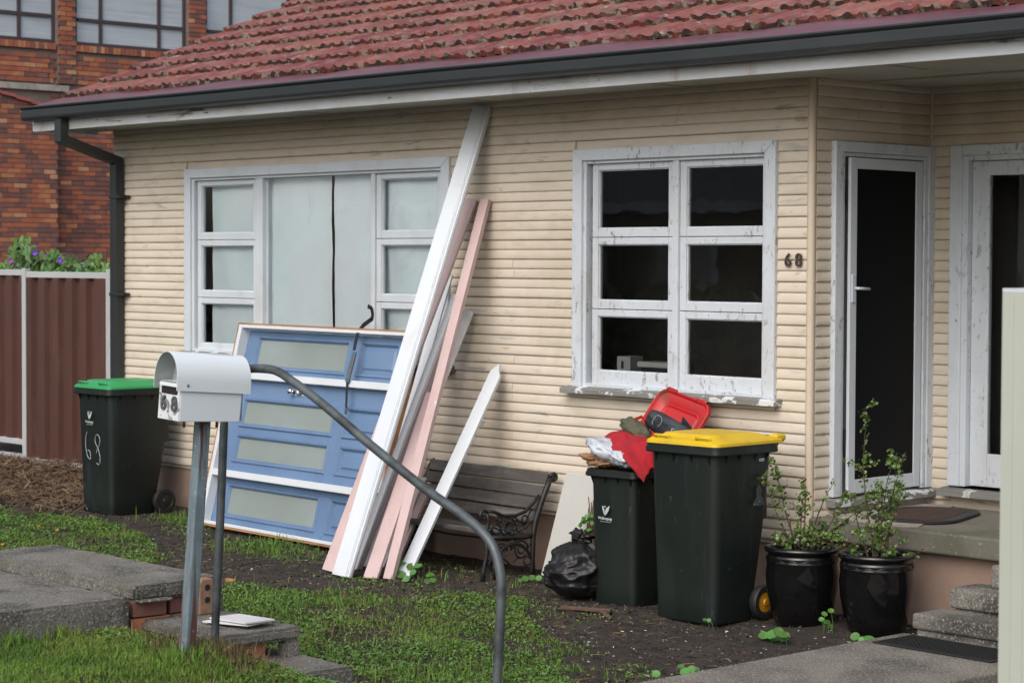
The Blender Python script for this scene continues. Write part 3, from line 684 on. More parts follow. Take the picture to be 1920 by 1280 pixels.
b = MB(); b.box((BX+.2605, 8.2, 1.2), (BX+.285, 9.62, 1.62)); b.build('stone_base', M['gstone'], bb)

# ================================================================== fence
FYY = .78
fence = thing('steel_fence', 'brown ribbed steel fence panels with white posts and rails', 'fence', (-9.5, FYY, -.35))
fx = lambda p, q=600: on_y(p, q, FYY).x
xp1, xpr = fx(49), fx(207)
zt_ = on_y(100, 506, FYY).z; zb_ = on_y(120, 876, FYY).z
for x in (xp1-1.62, xp1, xpr, xpr+1.62):
    b = MB(); b.box((x-.035, FYY-.03, -.45), (x+.035, FYY+.03, zt_+.012)); b.build('post', M['fencewhite'], fence, bevel=.005)
for a, c, dz in ((xp1-1.62, xp1, .0), (xp1, xpr, -.018), (xpr, xpr+1.62, -.02)):
    b = MB(); b.box((a+.0355, FYY-.022, zt_-.058+dz), (c-.0355, FYY+.022, zt_+dz)); b.build('top_rail', M['fencewhite'], fence, bevel=.004)
    lo = zb_+(.17 if c <= xp1+.01 else .0)
    b = MB(); b.box((a+.0355, FYY-.022, lo), (c-.0355, FYY+.022, lo+.055)); b.build('bottom_rail', M['fencewhite'], fence, bevel=.004)
    b = MB(); nr = int((c-a)/.167); xs = []; 
    x = a+.036
    pr = [(0, -.02), (.09, -.02), (.108, .024), (.135, .024), (.215, .024), (.233, -.02)]
    pts = [(a+.036, -.02)]
    while x < c-.28:
        for u, v in pr[1:]: pts.append((x+u, v))
        x += .250
    pts.append((c-.036, -.02))
    vs = [(px_, FYY+v, zz) for zz in (lo+.01, zt_-.02) for px_, v in pts]; n = len(pts)
    b.add(vs, [(i, i+1, n+i+1, n+i) for i in range(n-1)]); b.build('sheet', M['fence'], fence)
b = MB(); b.box((xp1-1.6, FYY-.03, zb_+.02), (xp1-.04, FYY+.03, zb_+.075)); b.build('plinth_rail', M['fencewhite'], fence)
b = MB(); b.box((xp1-2, FYY-.06, -.5), (xpr+.3, FYY+.06, zb_-.01)); tag(b.build('garden_edging', M['concrete'], None, bevel=.01), 'low grey concrete strip running under the steel fence', 'edging')

# ---- morning glory over the fence
vine = thing('morning_glory_vine', 'leafy green vine with purple flowers spilling over the steel fence', 'vine', (-9.9, FYY+.35, -.35))
random.seed(21); V = []; Fv = []
heart = [(0, 0), (.45, -.25), (.55, .15), (.3, .65), (0, 1), (-.3, .65), (-.55, .15), (-.45, -.25)]
def top_h(px):                                          # outline of the foliage, read along the fence
    pts = [(0, 500), (18, 484), (26, 452), (34, 440), (55, 446), (68, 474), (88, 476), (100, 462), (118, 484), (132, 476), (142, 484), (160, 494), (170, 482), (182, 474), (192, 490), (212, 500)]
    for (a, ya), (c, yc) in zip(pts, pts[1:]):
        if a <= px <= c: return ya+(yc-ya)*(px-a)/(c-a)
    return 495
for i in range(1000):
    px = random.uniform(-25, 216); yf = random.uniform(FYY+.06, FYY+.75)
    hi = top_h(min(max(px, 0), 212)); py = hi+(530-hi)*abs(random.random())**1.2
    p = on_y(px, py, yf)
    s = random.uniform(.03, .085); n = Vector((random.uniform(-.3, 1), random.uniform(-1, -.1), random.uniform(-.1, 1))).normalized()
    up = Vector((random.uniform(-.5, .5), random.uniform(-.3, .3), -1)); up = (up-n*up.dot(n)).normalized(); sd_ = up.cross(n)
    base = len(V)
    for u, v in heart: V.append(p+sd_*(u*s)+up*(v*s)+n*(-abs(u)*s*.35))
    Fv += [(base, base+1, base+2, base+3), (base, base+3, base+4, base+5), (base, base+5, base+6, base+7)]
b = MB(); b.add(V, Fv); b.build('foliage', M['vine'], vine)
for i in range(9):
    b = MB(); p = on_y(random.uniform(0, 205), 520, FYY+.25); q = on_y(random.uniform(10, 205), 475, FYY+.3)
    b.tube([p-Vector((0, 0, .9)), p, (p+q)/2+Vector((.05, 0, .05)), q], .008, 5); b.build('stem', M['twig'], vine)
for px, py, mm in ((65, 474, 'purple'), (20, 489, 'magenta'), (112, 487, 'purple'), (117, 491, 'magenta'), (69, 460, 'magenta'), (153, 497, 'purple'), (86, 476, 'magenta')):
    p = on_y(px, py, FYY-.01); b = MB(); s = .025 if py in (474, 489, 487) else .013
    n = Vector((.6, -.75, .2)).normalized(); u = n.orthogonal().normalized(); w = n.cross(u)
    vs = [p-n*.03]+[p+(u*math.cos(a)+w*math.sin(a))*s*(1+.08*math.cos(5*a)) for a in [2*math.pi*k/20 for k in range(20)]]
    b.add(vs, [(0, 1+k, 1+(k+1) % 20) for k in range(20)]); b.build('flower', M[mm], vine, smooth=True)
# ================================================================== wheelie bins
def rrect(w0, w1, y0, y1, z, r, n=4):
    """rounded rectangle ring, x from -w0.. w1, y0..y1"""
    pts = []
    for cx, cy_, a0 in ((w1-r, y1-r, 0), (-w0+r, y1-r, 90), (-w0+r, y0+r, 180), (w1-r, y0+r, 270)):
        for k in range(n+1):
            a = R(a0+90*k/n); pts.append((cx+r*math.cos(a), cy_+r*math.sin(a), z))
    return pts
def emblem(parent, o, s):
    """council emblem: a pair of wing-like petals and a dot over two lines of lettering, printed on the front face (local -y)"""
    b = MB(); y = o[1]
    def petal(p): b.add([(o[0]+u*s, y, o[2]+v*s) for u, v in p], [tuple(range(len(p)))])
    petal([(0, -.5), (-.14, -.35), (-.30, .05), (-.38, .45), (-.22, .40), (-.08, .10)][::-1])
    petal([(.03, -.5), (.0, -.1), (.16, .22), (.62, .52), (.50, .08), (.25, -.30)])
    petal([(.0+.09*math.cos(a), .38+.10*math.sin(a)) for a in [2*math.pi*k/10 for k in range(10)]])
    b.build('emblem', M['print'], parent)
    put_text('lettering', 'Wollongong', s*.36, M['print'], parent, (o[0], y, o[2]-s*.78), (1, 0, 0), (0, 0, 1), 0, .0008)
    put_text('lettering', 'city of innovation', s*.21, M['print'], parent, (o[0]+s*.1, y, o[2]-s*1.08), (1, 0, 0), (0, 0, 1))
def wheelie_bin(label, loc, rz, w, d, h, lidm, hubm, open_lid=False, wheel_r=.1):
    t = thing('wheelie_bin', label, 'bin', loc, rz, local=True, group='wheelie bins outside the house')
    # local: front is -y, hinge at +y
    b = MB(); W2 = w/2-.028; D0, D1 = -d/2+.03, d/2-.03; rings = []
    for f, sx, fy0, fy1, r in ((0, .85, .88, .42, .03), (.016, .875, .91, .47, .045), (.12, .885, .915, .54, .05), (.3, .91, .935, .67, .053), (.5, .94, .955, .80, .055), (.7, .965, .975, .90, .055), (.86, .98, .99, .97, .055), (.925, .985, .995, .985, .055)):
        rings.append(rrect(W2*sx, W2*sx, D0*fy0, D1*fy1, f*h, r))
    b.loft(rings, cap1=False)
    # rim, hanging lip and thickness
    rim = [rrect(w/2-.03, w/2-.03, -d/2+.032, d/2-.032, .92*h, .055), rrect(w/2-.004, w/2-.004, -d/2+.004, d/2-.004, .918*h, .05), rrect(w/2, w/2, -d/2, d/2, .925*h, .05), rrect(w/2-.002, w/2-.002, -d/2+.002, d/2-.002, .948*h, .05),
           rrect(w/2-.006, w/2-.006, -d/2+.006, d/2-.006, .950*h, .05), rrect(w/2-.007, w/2-.007, -d/2+.007, d/2-.007, .968*h, .05), rrect(w/2-.016, w/2-.016, -d/2+.016, d/2-.016, .972*h, .05), rrect(w/2-.04, w/2-.04, -d/2+.04, d/2-.04, .970*h, .05), rrect(w/2-.05, w/2-.05, -d/2+.05, d/2-.05, .90*h, .05), rrect(W2*.93, W2*.93, D0*.93, D1*.93, .55*h, .04)]
    b.loft(rim, cap0=False, cap1=True)
    body = b.build('body', M['bin'], t, smooth=True, auto=32, fix=True)
    # gussets below the lip
    for x in (-.36, -.12, .12, .36):
        b = MB(); b.prism([(D0*.99, .92*h), (-d/2+.012, .92*h), (D0*.985, .865*h)], lambda u, v, q, x=x: (x*w*.98+q, u, v), -.004, .004); b.build('rim_gusset', M['bin'], t, fix=True)
    for y in (-.3, -.1, .15, .33):
        for s_ in (-1, 1):
            b = MB(); b.prism([(W2*.97, .92*h), (w/2-.012, .92*h), (W2*.965, .865*h)], lambda u, v, q, y=y, s_=s_: (s_*u, y*d+q, v), -.004, .004); b.build('rim_gusset', M['bin'], t, fix=True)
    for s_ in (-1, 1):                                                                # hinge lugs and grip at the back
        b = MB(); b.tube([(s_*w*.36, d/2-.02, .93*h), (s_*w*.36, d/2+.045, .955*h), (s_*w*.36, d/2+.055, .985*h)], .017, 8); b.build('hinge_arm', M['bin'], t, smooth=True)
    b = MB(); b.tube([(-w*.44, d/2+.055, .985*h), (w*.44, d/2+.055, .985*h)], .016, 10); b.build('grip_bar', M['bin'], t, smooth=True, auto=50)
    # wheels
    wy = d/2-.13
    b = MB(); b.tube([(-w*.47, wy, wheel_r), (w*.47, wy, wheel_r)], .011, 8); b.build('axle', M['black'], t)
    for s_ in (-1, 1):
        b = MB(); x = s_*(w*.455)
        pr = [(.0, -.022), (wheel_r*.62, -.022), (wheel_r*.66, -.026), (wheel_r*.95, -.025), (wheel_r, -.015), (wheel_r, .015), (wheel_r*.95, .025), (wheel_r*.66, .026), (wheel_r*.62, .018), (.0, .018)]
        b.lathe([(r_, s_*z_) for r_, z_ in pr], (x, wy, wheel_r), 28, axis='x'); wo = b.build('wheel', M['tyre'], t, smooth=True, auto=40, fix=True)
        b = MB(); b.lathe([(0, .03), (.018, .03), (.022, .022), (wheel_r*.58, .0195), (wheel_r*.60, .016)], (0, 0, 0), 24, axis='x')
        b.v = [(x+s_*v[0], wy+v[1], wheel_r+v[2]) for v in b.v]; b.build('hub', hubm, wo, smooth=True, auto=40, fix=True)
    if open_lid: return t, None
    # lid
    b = MB(); lw, ld0, ld1 = w/2-.008, -d/2+.004, d/2+.05
    rings = [rrect(lw, lw, ld0, ld1, 0, .045), rrect(lw-.002, lw-.002, ld0+.002, ld1, .016, .045), rrect(lw-.018, lw-.018, ld0+.020, ld1-.01, .030, .045), rrect(lw-.045, lw-.045, ld0+.06, ld1-.07, .036, .045),
             rrect(lw-.075, lw-.075, ld0+.085, ld1-.15, .058, .04), rrect(lw-.10, lw-.10, ld0+.11, ld1-.18, .062, .03)]
    b.loft(rings, cap0=True, cap1=True)
    lid = b.build('lid', lidm, t, smooth=True, auto=28, fix=True)
    for s_ in (-1, 1):
        b = MB(); x = s_*w*.27
        b.tube([(x-.055, ld0+.035, .024), (x-.05, ld0+.02, .046), (x+.05, ld0+.02, .046), (x+.055, ld0+.035, .024)], .009, 8); b.build('lid_handle', lidm, lid, smooth=True)
        b = MB(); b.box((s_*w*.40-.035, d/2-.015, .008), (s_*w*.40+.035, d/2+.072, .046)); b.build('lid_hinge', lidm, lid, bevel=.012)
    lid.location = (0, 0, .968*h)
    return t, lid
Z_G = -.375
gbin, _ = wheelie_bin('wheelie bin with green lid and 68 handwritten on its front', (-6.775, -.455, Z_G), R(-1), .57, .66, 1.05, M['lid_green'], M['tyre'])
emblem(gbin, (-.03, -.318, .80), .068)
def stroke(parent, pts, y0, y1, name='handwriting', r=.0023):
    """hand-drawn mark on the sloping front face: pts (x,z)"""
    b = MB(); b.tube([(x, y0+(y1-y0)*z, z) for x, z in pts], r, 5); b.build(name, M['print'], parent)
def arc(cx, cz_, rx, rz, a0, a1, n=14): return [(cx+rx*math.cos(R(a0+(a1-a0)*k/n)), cz_+rz*math.sin(R(a0+(a1-a0)*k/n))) for k in range(n+1)]
YB, YT = -.2755, -.319
stroke(gbin, [(-.085, .66)]+arc(-.06, .56, .055, .115, 130, 290)+arc(-.075, .475, .03, .04, -60, 130), YB, YT)
stroke(gbin, arc(.070, .605, .038, .045, -20, 230)+[(.062, .555), (.085, .52), (.10, .475), (.095, .425), (.07, .405), (.045, .42)], YB, YT); stroke(gbin, [(.105, .59), (.09, .56), (.06, .53), (.045, .50)], YB, YT)
ybin, _ = wheelie_bin('largest bin in the middle with a closed yellow lid', (-.215, -.645, -.400), R(1.5), .578, .575, 1.055, M['lid_yellow'], M['hubyellow'])
b = MB(); b.box((.2665, -.06, .55), (.270, .06, .66)); 
b = MB(); b.add([(.2665, .06, .665), (.2665, .155, .665), (.2665, .15, .70), (.2665, .13, .72), (.2665, .135, .76), (.2665, .11, .79), (.2665, .085, .76), (.2665, .09, .715), (.2665, .06, .69)], [tuple(range(9))]); b.build('worn_sticker', mat('worn_sticker', (.035, .05, .06), .3, .2, 9, [((.45, .6, .65), 60, .62, .66)]), ybin)
put_text('lettering', 'KEEP', .022, M['print'], ybin, (.2815, .115, .93), (0, 1, 0), (0, 0, 1), 0, .0008)
rbin, rlid = wheelie_bin('smaller bin overflowing with rubbish, its red lid thrown open', (-.915, -.555, -.405), R(2), .435, .50, .845, M['lid_red'], M['tyre'], True)
emblem(rbin, (-.035, -.2395, .575), .062)
# lid swung right over, lying back against the wall with its dished underside showing
ca, sa = math.cos(R(2)), math.sin(R(2)); rl = Vector((-.915, -.555, -.405))
def to_bin(p): q = Vector(p)-rl; return Vector((ca*q.x+sa*q.y, -sa*q.x+ca*q.y, q.z))
l_tl, l_tr, l_bl = on_y(1241, 722, -.12), on_y(1337, 760, -.17), on_y(1222, 800, -.27)
lu = (l_tr-l_tl); lw_ = lu.length; lu.normalize(); lv = (l_bl-l_tl); lv = (lv-lu*lv.dot(lu)).normalized(); ln = lu.cross(lv)
if ln.dot(Vector(CAM)-l_tl) < 0: ln = -ln
ll_ = .46; lc = l_tl+lu*(lw_/2)+lv*(ll_/2)
def lring(wi, r, dpt): return [tuple(to_bin(lc+lu*p[0]+lv*p[1]+ln*dpt)) for p in rrect(lw_/2-wi, lw_/2-wi, -ll_/2+wi, ll_/2-wi, 0, r, 6)]
b = MB(); b.loft([lring(.105, .03, -.040), lring(.098, .035, -.046), lring(.088, .04, -.036), lring(.080, .045, -.038), lring(.050, .06, -.020), lring(.022, .07, -.016), lring(.012, .075, .0), lring(.006, .08, .002), lring(.0, .085, -.004), lring(.0, .085, -.026), lring(.012, .08, -.034), lring(.05, .07, -.05), lring(.10, .05, -.066)])
rlid = b.build('lid', M['lid_red'], rbin, smooth=True, auto=35, fix=True)
for q_ in (-.28, .28):
    b = MB(); e0 = lc-lv*(ll_/2-.012)+lu*(lw_*q_); b.tube([to_bin(e0-lu*.045), to_bin(e0-lu*.04-lv*.014), to_bin(e0+lu*.04-lv*.014), to_bin(e0+lu*.045)], .008, 8); b.build('lid_handle', M['lid_red'], rlid, smooth=True)
# ---- rubbish heaped in the red bin
def lump(name, label, cat, c, sx, sy, sz, m, seed, amp=.25, fr=2.2, rz=0, ry=0, ridg=.6, n=40, parent=None, rx=0):
    vs = []; n2 = n//2; e = Matrix.Rotation(rz, 3, 'Z') @ Matrix.Rotation(ry, 3, 'Y') @ Matrix.Rotation(rx, 3, 'X')
    b = MB()
    def f(u, v):
        th = 2*math.pi*u; ph = math.pi*(v-.5); d = Vector((math.cos(ph)*math.cos(th), math.cos(ph)*math.sin(th), math.sin(ph)))
        q = d*fr+Vector((seed, seed*1.7, 0)); k = mnoise.noise(q); r_ = 1-abs(mnoise.noise(q*1.9+Vector((5, 0, 0))))*2; r2 = 1-abs(mnoise.noise(q*3.7+Vector((0, 7, 0))))*2
        s = 1+amp*(k*.8+ridg*(r_-.5)+ridg*.45*(r2-.5))
        return Vector(c)+e @ Vector((d.x*sx*s, d.y*sy*s, d.z*sz*s))
    b.grid(f, n+1, n2+1)
    o = b.build(name, m, parent, smooth=True)
    bm = bmesh.new(); bm.from_mesh(o.data); bmesh.ops.remove_doubles(bm, verts=bm.verts, dist=1e-4); bm.to_mesh(o.data); bm.free()
    if label: tag(o, label, cat)
    return o
cardm = mat('brown_card', (.28, .155, .08), .85, .2, 9, island=0)
bagw = mat('white_plastic_bag', (.46, .50, .56), .35, .1, 5, [((.03, .05, .28), 16, .70, .72), ((.30, .32, .36), 12, .55, .7)], 1.0, 28, spec=.6)
redcl = mat('red_fleece', (.36, .006, .016), .9, .12, 8, [((.25, .006, .012), 6, .5, .7)], .6, 120)
olive = mat('olive_cloth', (.085, .085, .052), .8, .15, 9, [((.05, .05, .034), 7, .5, .7)], .5, 60)
navy = mat('charcoal_bag', (.014, .017, .024), .55, .2, 6, [((.03, .035, .05), 6, .5, .7)], .3, 60)
rimz = -.405+.83
lump('cardboard_scrap', 'crumpled brown card at the left edge of the overflowing bin', 'cardboard', on_y(1112, 856, -.72), .085, .07, .022, cardm, 3, .5, 2)
lump('cardboard_scrap', 'torn brown card tucked under the white plastic bag', 'cardboard', on_y(1124, 868, -.74), .08, .06, .02, cardm, 8, .5, 3)
lump('plastic_bag', 'crumpled white plastic bag on top of the overflowing bin', 'plastic bag', on_y(1148, 848, -.66), .165, .13, .062, bagw, 12, .32, 1.5, rz=.4, ry=.38)
lump('plastic_bag', 'small screwed up white plastic bag at the front rim of the overflowing bin', 'plastic bag', on_y(1172, 860, -.74),   .085, .08, .045, bagw, 17, .35, 1.9, rz=.4, ry=.3)
# red fleece: heap with a tongue hanging over the front corner
P_ = [on_y(1176, 822, -.47), on_y(1190, 826, -.56), on_y(1206, 845, -.68), on_y(1221, 870, -.79), on_y(1227, 890, -.815)]
def fleece(u, v):
    k = v*4; i = min(int(k), 3); A = P_[i].lerp(P_[i+1], k-i); nx_ = P_[min(i+1, 4)]-P_[i]
    wd = (.30, .33, .28, .17, .11); wdt = wd[i]+(wd[i+1]-wd[i])*(k-i); w_ = Vector((.68, .55, -.10+.25*v)).normalized(); bl = u-.5
    q = bl*wdt*22+1.6*mnoise.noise(Vector((v*2.4, bl*2, 4))); f = abs(math.sin(q*.9+v*2))**1.5*.5+.5*mnoise.noise(Vector((bl*6, v*5, 9)))
    up = Vector((.25, -.45, .85)); return A+w_*(bl*wdt)+up*(.055*(1-4*bl*bl)*(.5+min(v, 1-v))+.034*f)+Vector((0, 0, -.10*abs(bl)**2*(1+v)))
b = MB(); b.grid(fleece, 70, 60); o = b.build('fleece_blanket', redcl, None, smooth=True); tag(o, 'bright red fleece blanket spilling over the bin edge', 'blanket')
sm = o.modifiers.new('thick', 'SOLIDIFY'); sm.thickness = .012
lump('cloth_bundle', 'olive green cloth bundle resting on the red blanket', 'cloth', on_y(1192, 803, -.56), .125, .075, .048, olive, 31, .32, 1.6, rz=-.1, ry=.32, ridg=.5)
t = thing('shopping_bag', 'black shopping bag with red straps poking out of the overflowing bin', 'bag', on_y(1250, 800, -.50))
A, B_, C_, D_ = on_y(1226, 763, -.52), on_y(1306, 810, -.52), on_y(1276, 840, -.54), on_y(1207, 799, -.54)
b = MB()
def bagf(u, v):
    th = 2*math.pi*u; top = A.lerp(B_, v); bot = D_.lerp(C_, v); c = (top+bot)/2; h = (top-bot)/2
    pinch = 1-.25*abs(2*v-1)**4
    return c+h*math.sin(th)*pinch+Vector((.10, .12, 0))*.0+Vector((.35, -.7, .2))*(.045*math.cos(th)*(1+.4*mnoise.noise(Vector((v*5, math.sin(th)*2, 3)))))
b.grid(bagf, 33, 24); body = b.build('bag_body', navy, t, smooth=True)
b = MB(); b.add([bagf(k/24, 0.0) for k in range(24)], [tuple(range(24))]); b.build('bag_fold', navy, t)
b = MB(); b.obox(on_y(1286, 802, -.47), (.035, 0, -.03), (0, .004, 0), (.012, .0, .035)); b.build('bag_flap', navy, t)
ux = (C_-D_).normalized(); nrm = Vector((.35, -.7, .2)).normalized(); uy = nrm.cross(ux).normalized()
cf = lambda v, h: (A.lerp(B_, v)*(.5+h/2)+D_.lerp(C_, v)*(.5-h/2))+nrm*.048
put_text('lettering', 'S', .055, mat('red_print', (.55, .03, .015), .6), t, cf(.62, -.45), -uy, ux, 0, .003)
put_text('lettering', 'CTDXR', .034, M['print'], t, cf(.80, .05), Vector((.9, .25, -.45)), Vector((-.35, 0, -.9)), 0, .0003)
b = MB(); c0 = cf(.26, .05); b.tube([c0+ux*(.035*math.cos(a)*(1 if math.cos(a) > -.9 else .8))+uy*(.035*math.sin(a)) for a in [2*math.pi*k/22-.9 for k in range(19)]], .0011, 4); b.build('bird_outline', M['print'], t)
strap = mat('orange_red_strap', (.55, .045, .015), .7, .1, 9)
b = MB(); pts = [(1164, 800), (1167, 791), (1175, 787), (1190, 786), (1203, 781), (1210, 786), (1208, 796), (1214, 792)]
P = [on_y(x, y, -.55) for x, y in pts]
for a, c in zip(P, P[1:]): b.beam(a, c+(c-a)*.15, (.3, -.6, .9), .020, .003)
b.build('strap', strap, t)

# ================================================================== bin liner
t = thing('garbage_bag', 'tied black plastic garbage bag slumped on the soil by the bins', 'garbage bag', (-1.27, -.80, -.40))
gb = on_z(1072, 1122, -.40)
b = MB(); gc = Vector((gb.x-.02, gb.y+.10, -.395))
def bagsurf(u, v):
    th = 2*math.pi*u; prof = [(0, .0), (.10, .155), (.22, .19), (.5, .182), (.72, .14), (.86, .075), (.93, .040), (1, .032)]
    for (a, ra), (c, rc) in zip(prof, prof[1:]):
        if a <= v <= c: rad = ra+(rc-ra)*(v-a)/(c-a); break
    z = .36*v if v > .1 else .36*v*.4+.0
    d = Vector((math.cos(th), math.sin(th), 0)); q = Vector((math.cos(th)*1.8, math.sin(th)*1.8, v*3.2))
    fold = (1-2*abs(mnoise.noise(q*.8)))*.55+(1-2*abs(mnoise.noise(q*1.9+Vector((3, 1, 8)))))*.34+(1-2*abs(mnoise.noise(q*4.2+Vector((9, 1, 2)))))*.06
    gath = max(0, v-.6)*1.1*math.sin(th*9+4*mnoise.noise(q))
    k = min(1, v*6)
    return gc+d*(rad*(1+.30*fold*k+.22*gath))*Vector((1.06, 1, 1)).x+Vector((.03*mnoise.noise(q*.6)*k, 0, z+.022*fold*min(1, v*3)*(1 if v < .9 else .3)))
b.grid(bagsurf, 97, 60); b.build('bag_body', M['bagblack'], t, smooth=True)
lump('bag_knot', None, None, gc+Vector((0, 0, .365)), .066, .055, .036, M['bagblack'], 4, .75, 2.3, parent=t, ry=.3)

# ================================================================== leaning white board beside the red bin
def plank(name, label, Bt, Tp, w, th, m, face=(.25, -1, .25), group=None, top_cut=0, bevel=.003, notch=False, mould=False, cat='plank'):
    Bt, Tp = Vector(Bt), Vector(Tp); d = (Tp-Bt); L = d.length; d.normalize(); f = Vector(face); n = (f-d*f.dot(d)).normalized(); s = n.cross(d)
    if s.x < 0: s = -s
    t = thing(name, label, cat, Bt, group=group); b = MB()
    def P(u, v, q): return Bt+s*u+d*v+n*q
    poly = [(-w/2, 0), (w/2, 0), (w/2, L-max(0, -top_cut)), (-w/2, L-max(0, top_cut))]
    if notch: poly = [(-w/2, 0), (w/2, .01), (w/2, L-.10), (w*.18, L-.055), (w*.02, L), (-w/2, L-.06)]
    b.prism(poly, P, -th/2, th/2); o = b.build('board', m, t, bevel=bevel, fix=True)
    if mould:
        b = MB()
        for u0, u1, q in ((w*.16, w*.24, .006), (w*.27, w*.33, .010), (w*.36, w*.48, .014)): b.prism([(u0, .0), (u1, 0), (u1, L-.004), (u0, L-.004)], P, th/2-.002, th/2+q*.6)
        b.build('moulding', m, t, bevel=.002, fix=True)
    return t
PB = on_z(1050, 1092, -.40); pt = on_y(1096, 884, -.14)
plank('laminate_board', 'stained white board leaning behind the black garbage bag', on_z(1046, 1086, -.40), pt, .235, .03, M['panel'], (.45, -1, .2), top_cut=.03, cat='board')
b = MB(); random.seed(31)
for k in range(14):
    p = on_y(random.uniform(1098, 1112), 1015, -.22); q = on_y(random.uniform(1102, 1118), random.uniform(930, 985), -.20); b.tube([p-Vector((0, 0, .25)), p, q], .003, 4)
t = thing('dry_weed', 'dry weed with a few green leaves squeezed behind the small bin', 'weed', on_z(1106, 1085, -.4)); b.build('stem', M['straw'], t)
b = MB(); random.seed(33)
for k in range(22):
    c = on_y(random.gauss(1101, 5), random.gauss(985, 13), -.24); u = Vector((random.uniform(-1, 1), random.uniform(-1, 1), random.uniform(-.5, 1))).normalized()*.02; v = u.orthogonal().normalized()*.016
    b.add([c-u, c+v, c+u, c-v], [(0, 1, 2, 3)])
b.build('leaf_cluster', M['nast'], t)

# ================================================================== planks leaning on the wall
G = 'old boards leaning against the wall'
def PL(name, label, bp, tp, w, th, m, ty, bz=-.40, **k):
    return plank(name, label, on_z(bp[0], bp[1], bz), on_y(tp[0], tp[1], ty), w, th, m, group=G, **k)
PL('plank', 'tallest white moulded board, reaching up to the eaves', (641, 1080), (906, 199), .152, .024, M['plankwhite'], -.035, mould=True, top_cut=-.012)
PL('plank', 'pink board directly behind the tallest white board', (619, 1071), (881, 373), .130, .022, M['plankpink'], -.05)
PL('plank', 'narrow pink board with the rightmost top end', (729, 1086), (911, 375), .072, .04, M['plankpink'], -.05)
PL('plank', 'widest pink board in front, its top end half way up', (695, 1084), (813, 736), .112, .022, M['plankpink'], -.46)
PL('plank', 'slim rounded white batten between the white and pink boards', (664, 1068), (855, 552), .055, .04, M['plankwhite'], -.22, bevel=.012)
PL('plank', 'pink board with a splintered white edge behind the batten', (668, 1066), (846, 600), .085, .022, M['plankpink'], -.14)
PL('plank', 'grubby white board with rounded top behind the pink boards', (684, 1062), (878, 582), .105, .020, M['plankgrey'], -.06, bevel=.012)
PL('plank', 'thin white board showing only near the window edge', (690, 1058), (841, 515), .075, .016, M['plankwhite'], -.09, top_cut=.05)
PL('plank', 'pink brace slanting behind the bench end', (738, 1062), (800, 918), .055, .03, M['plankpink'], -.42)
PL('plank', 'short white offcut behind the pink brace', (712, 1064), (794, 895), .06, .018, M['plankgrey'], -.36)
PL('plank', 'short white board with a pointed broken top leaning over the bench', (755, 1084), (938, 683), .100, .024, M['plankwhite'], -.06, notch=True, face=(.25, -1, .9))

# ================================================================== blue door unit lying on its side against the wall
BL, TL = Vector((-5.667, -.476, -.372)), Vector((-5.648, -.10, 1.177))
u_ = Vector((.9992, -.040, -.006)).normalized(); v_ = (TL-BL).normalized(); u_ = (u_-v_*u_.dot(v_)).normalized(); n_ = u_.cross(v_); H_ = (TL-BL).length; L_ = 2.20
if n_.y > 0: n_ = -n_
bd = thing('door_unit', 'blue panelled door in a white frame lying on its side against the wall', 'door', BL)
def DP(u, v, q): return BL+u_*u+v_*v+n_*q
def dbox(b, u0, u1, v0, v1, q0, q1, mi=None): b.prism([(u0, v0), (u1, v0), (u1, v1), (u0, v1)], DP, q0, q1, mi)
FR = .05
b = MB(); dbox(b, .004, L_-.004, -.001, .014, -.050, .03); dbox(b, .004, L_-.004, H_-.014, H_, -.050, .03); dbox(b, -.012, .006, .0, H_, -.050, .03); dbox(b, L_-.006, L_+.012, 0, H_, -.050, .03); b.build('raw_edge', M['rawwood'], bd, fix=True)
V1, V2 = H_*.262, H_*.742
b = MB(); dbox(b, .0065, FR, .0145, H_-.0145, -.046, .034); dbox(b, L_-FR, L_-.0065, .0145, H_-.0145, -.046, .034)
dbox(b, FR+.0005, L_-FR-.0005, .0145, FR*.8, -.046, .0335); dbox(b, FR+.0005, L_-FR-.0005, H_-FR*.8, H_-.0145, -.046, .0335)
dbox(b, FR+.0005, L_-FR-.0005, V1-.026, V1+.026, -.046, .0335); dbox(b, FR+.0005, L_-FR-.0005, V2-.026, V2+.026, -.046, .0335); b.build('frame', M['doorwhite'], bd, bevel=.004, fix=True)
frost = mat('frosted_glass', (.215, .25, .24), .28, .06, 1.6, [((.26, .31, .31), 1.0, .45, .7)], .03, 200, spec=.5)
def inset(b, u0, u1, v0, v1, q0, q1, w):                # sloping moulding round a panel, outer edge at q0, inner at q1
    o = [(u0, v0), (u1, v0), (u1, v1), (u0, v1)]; i = [(u0+w, v0+w), (u1-w, v0+w), (u1-w, v1-w), (u0+w, v1-w)]
    b.add([DP(*p, q0) for p in o]+[DP(*p, q1) for p in i], [(k, (k+1) % 4, 4+(k+1) % 4, 4+k) for k in range(4)])
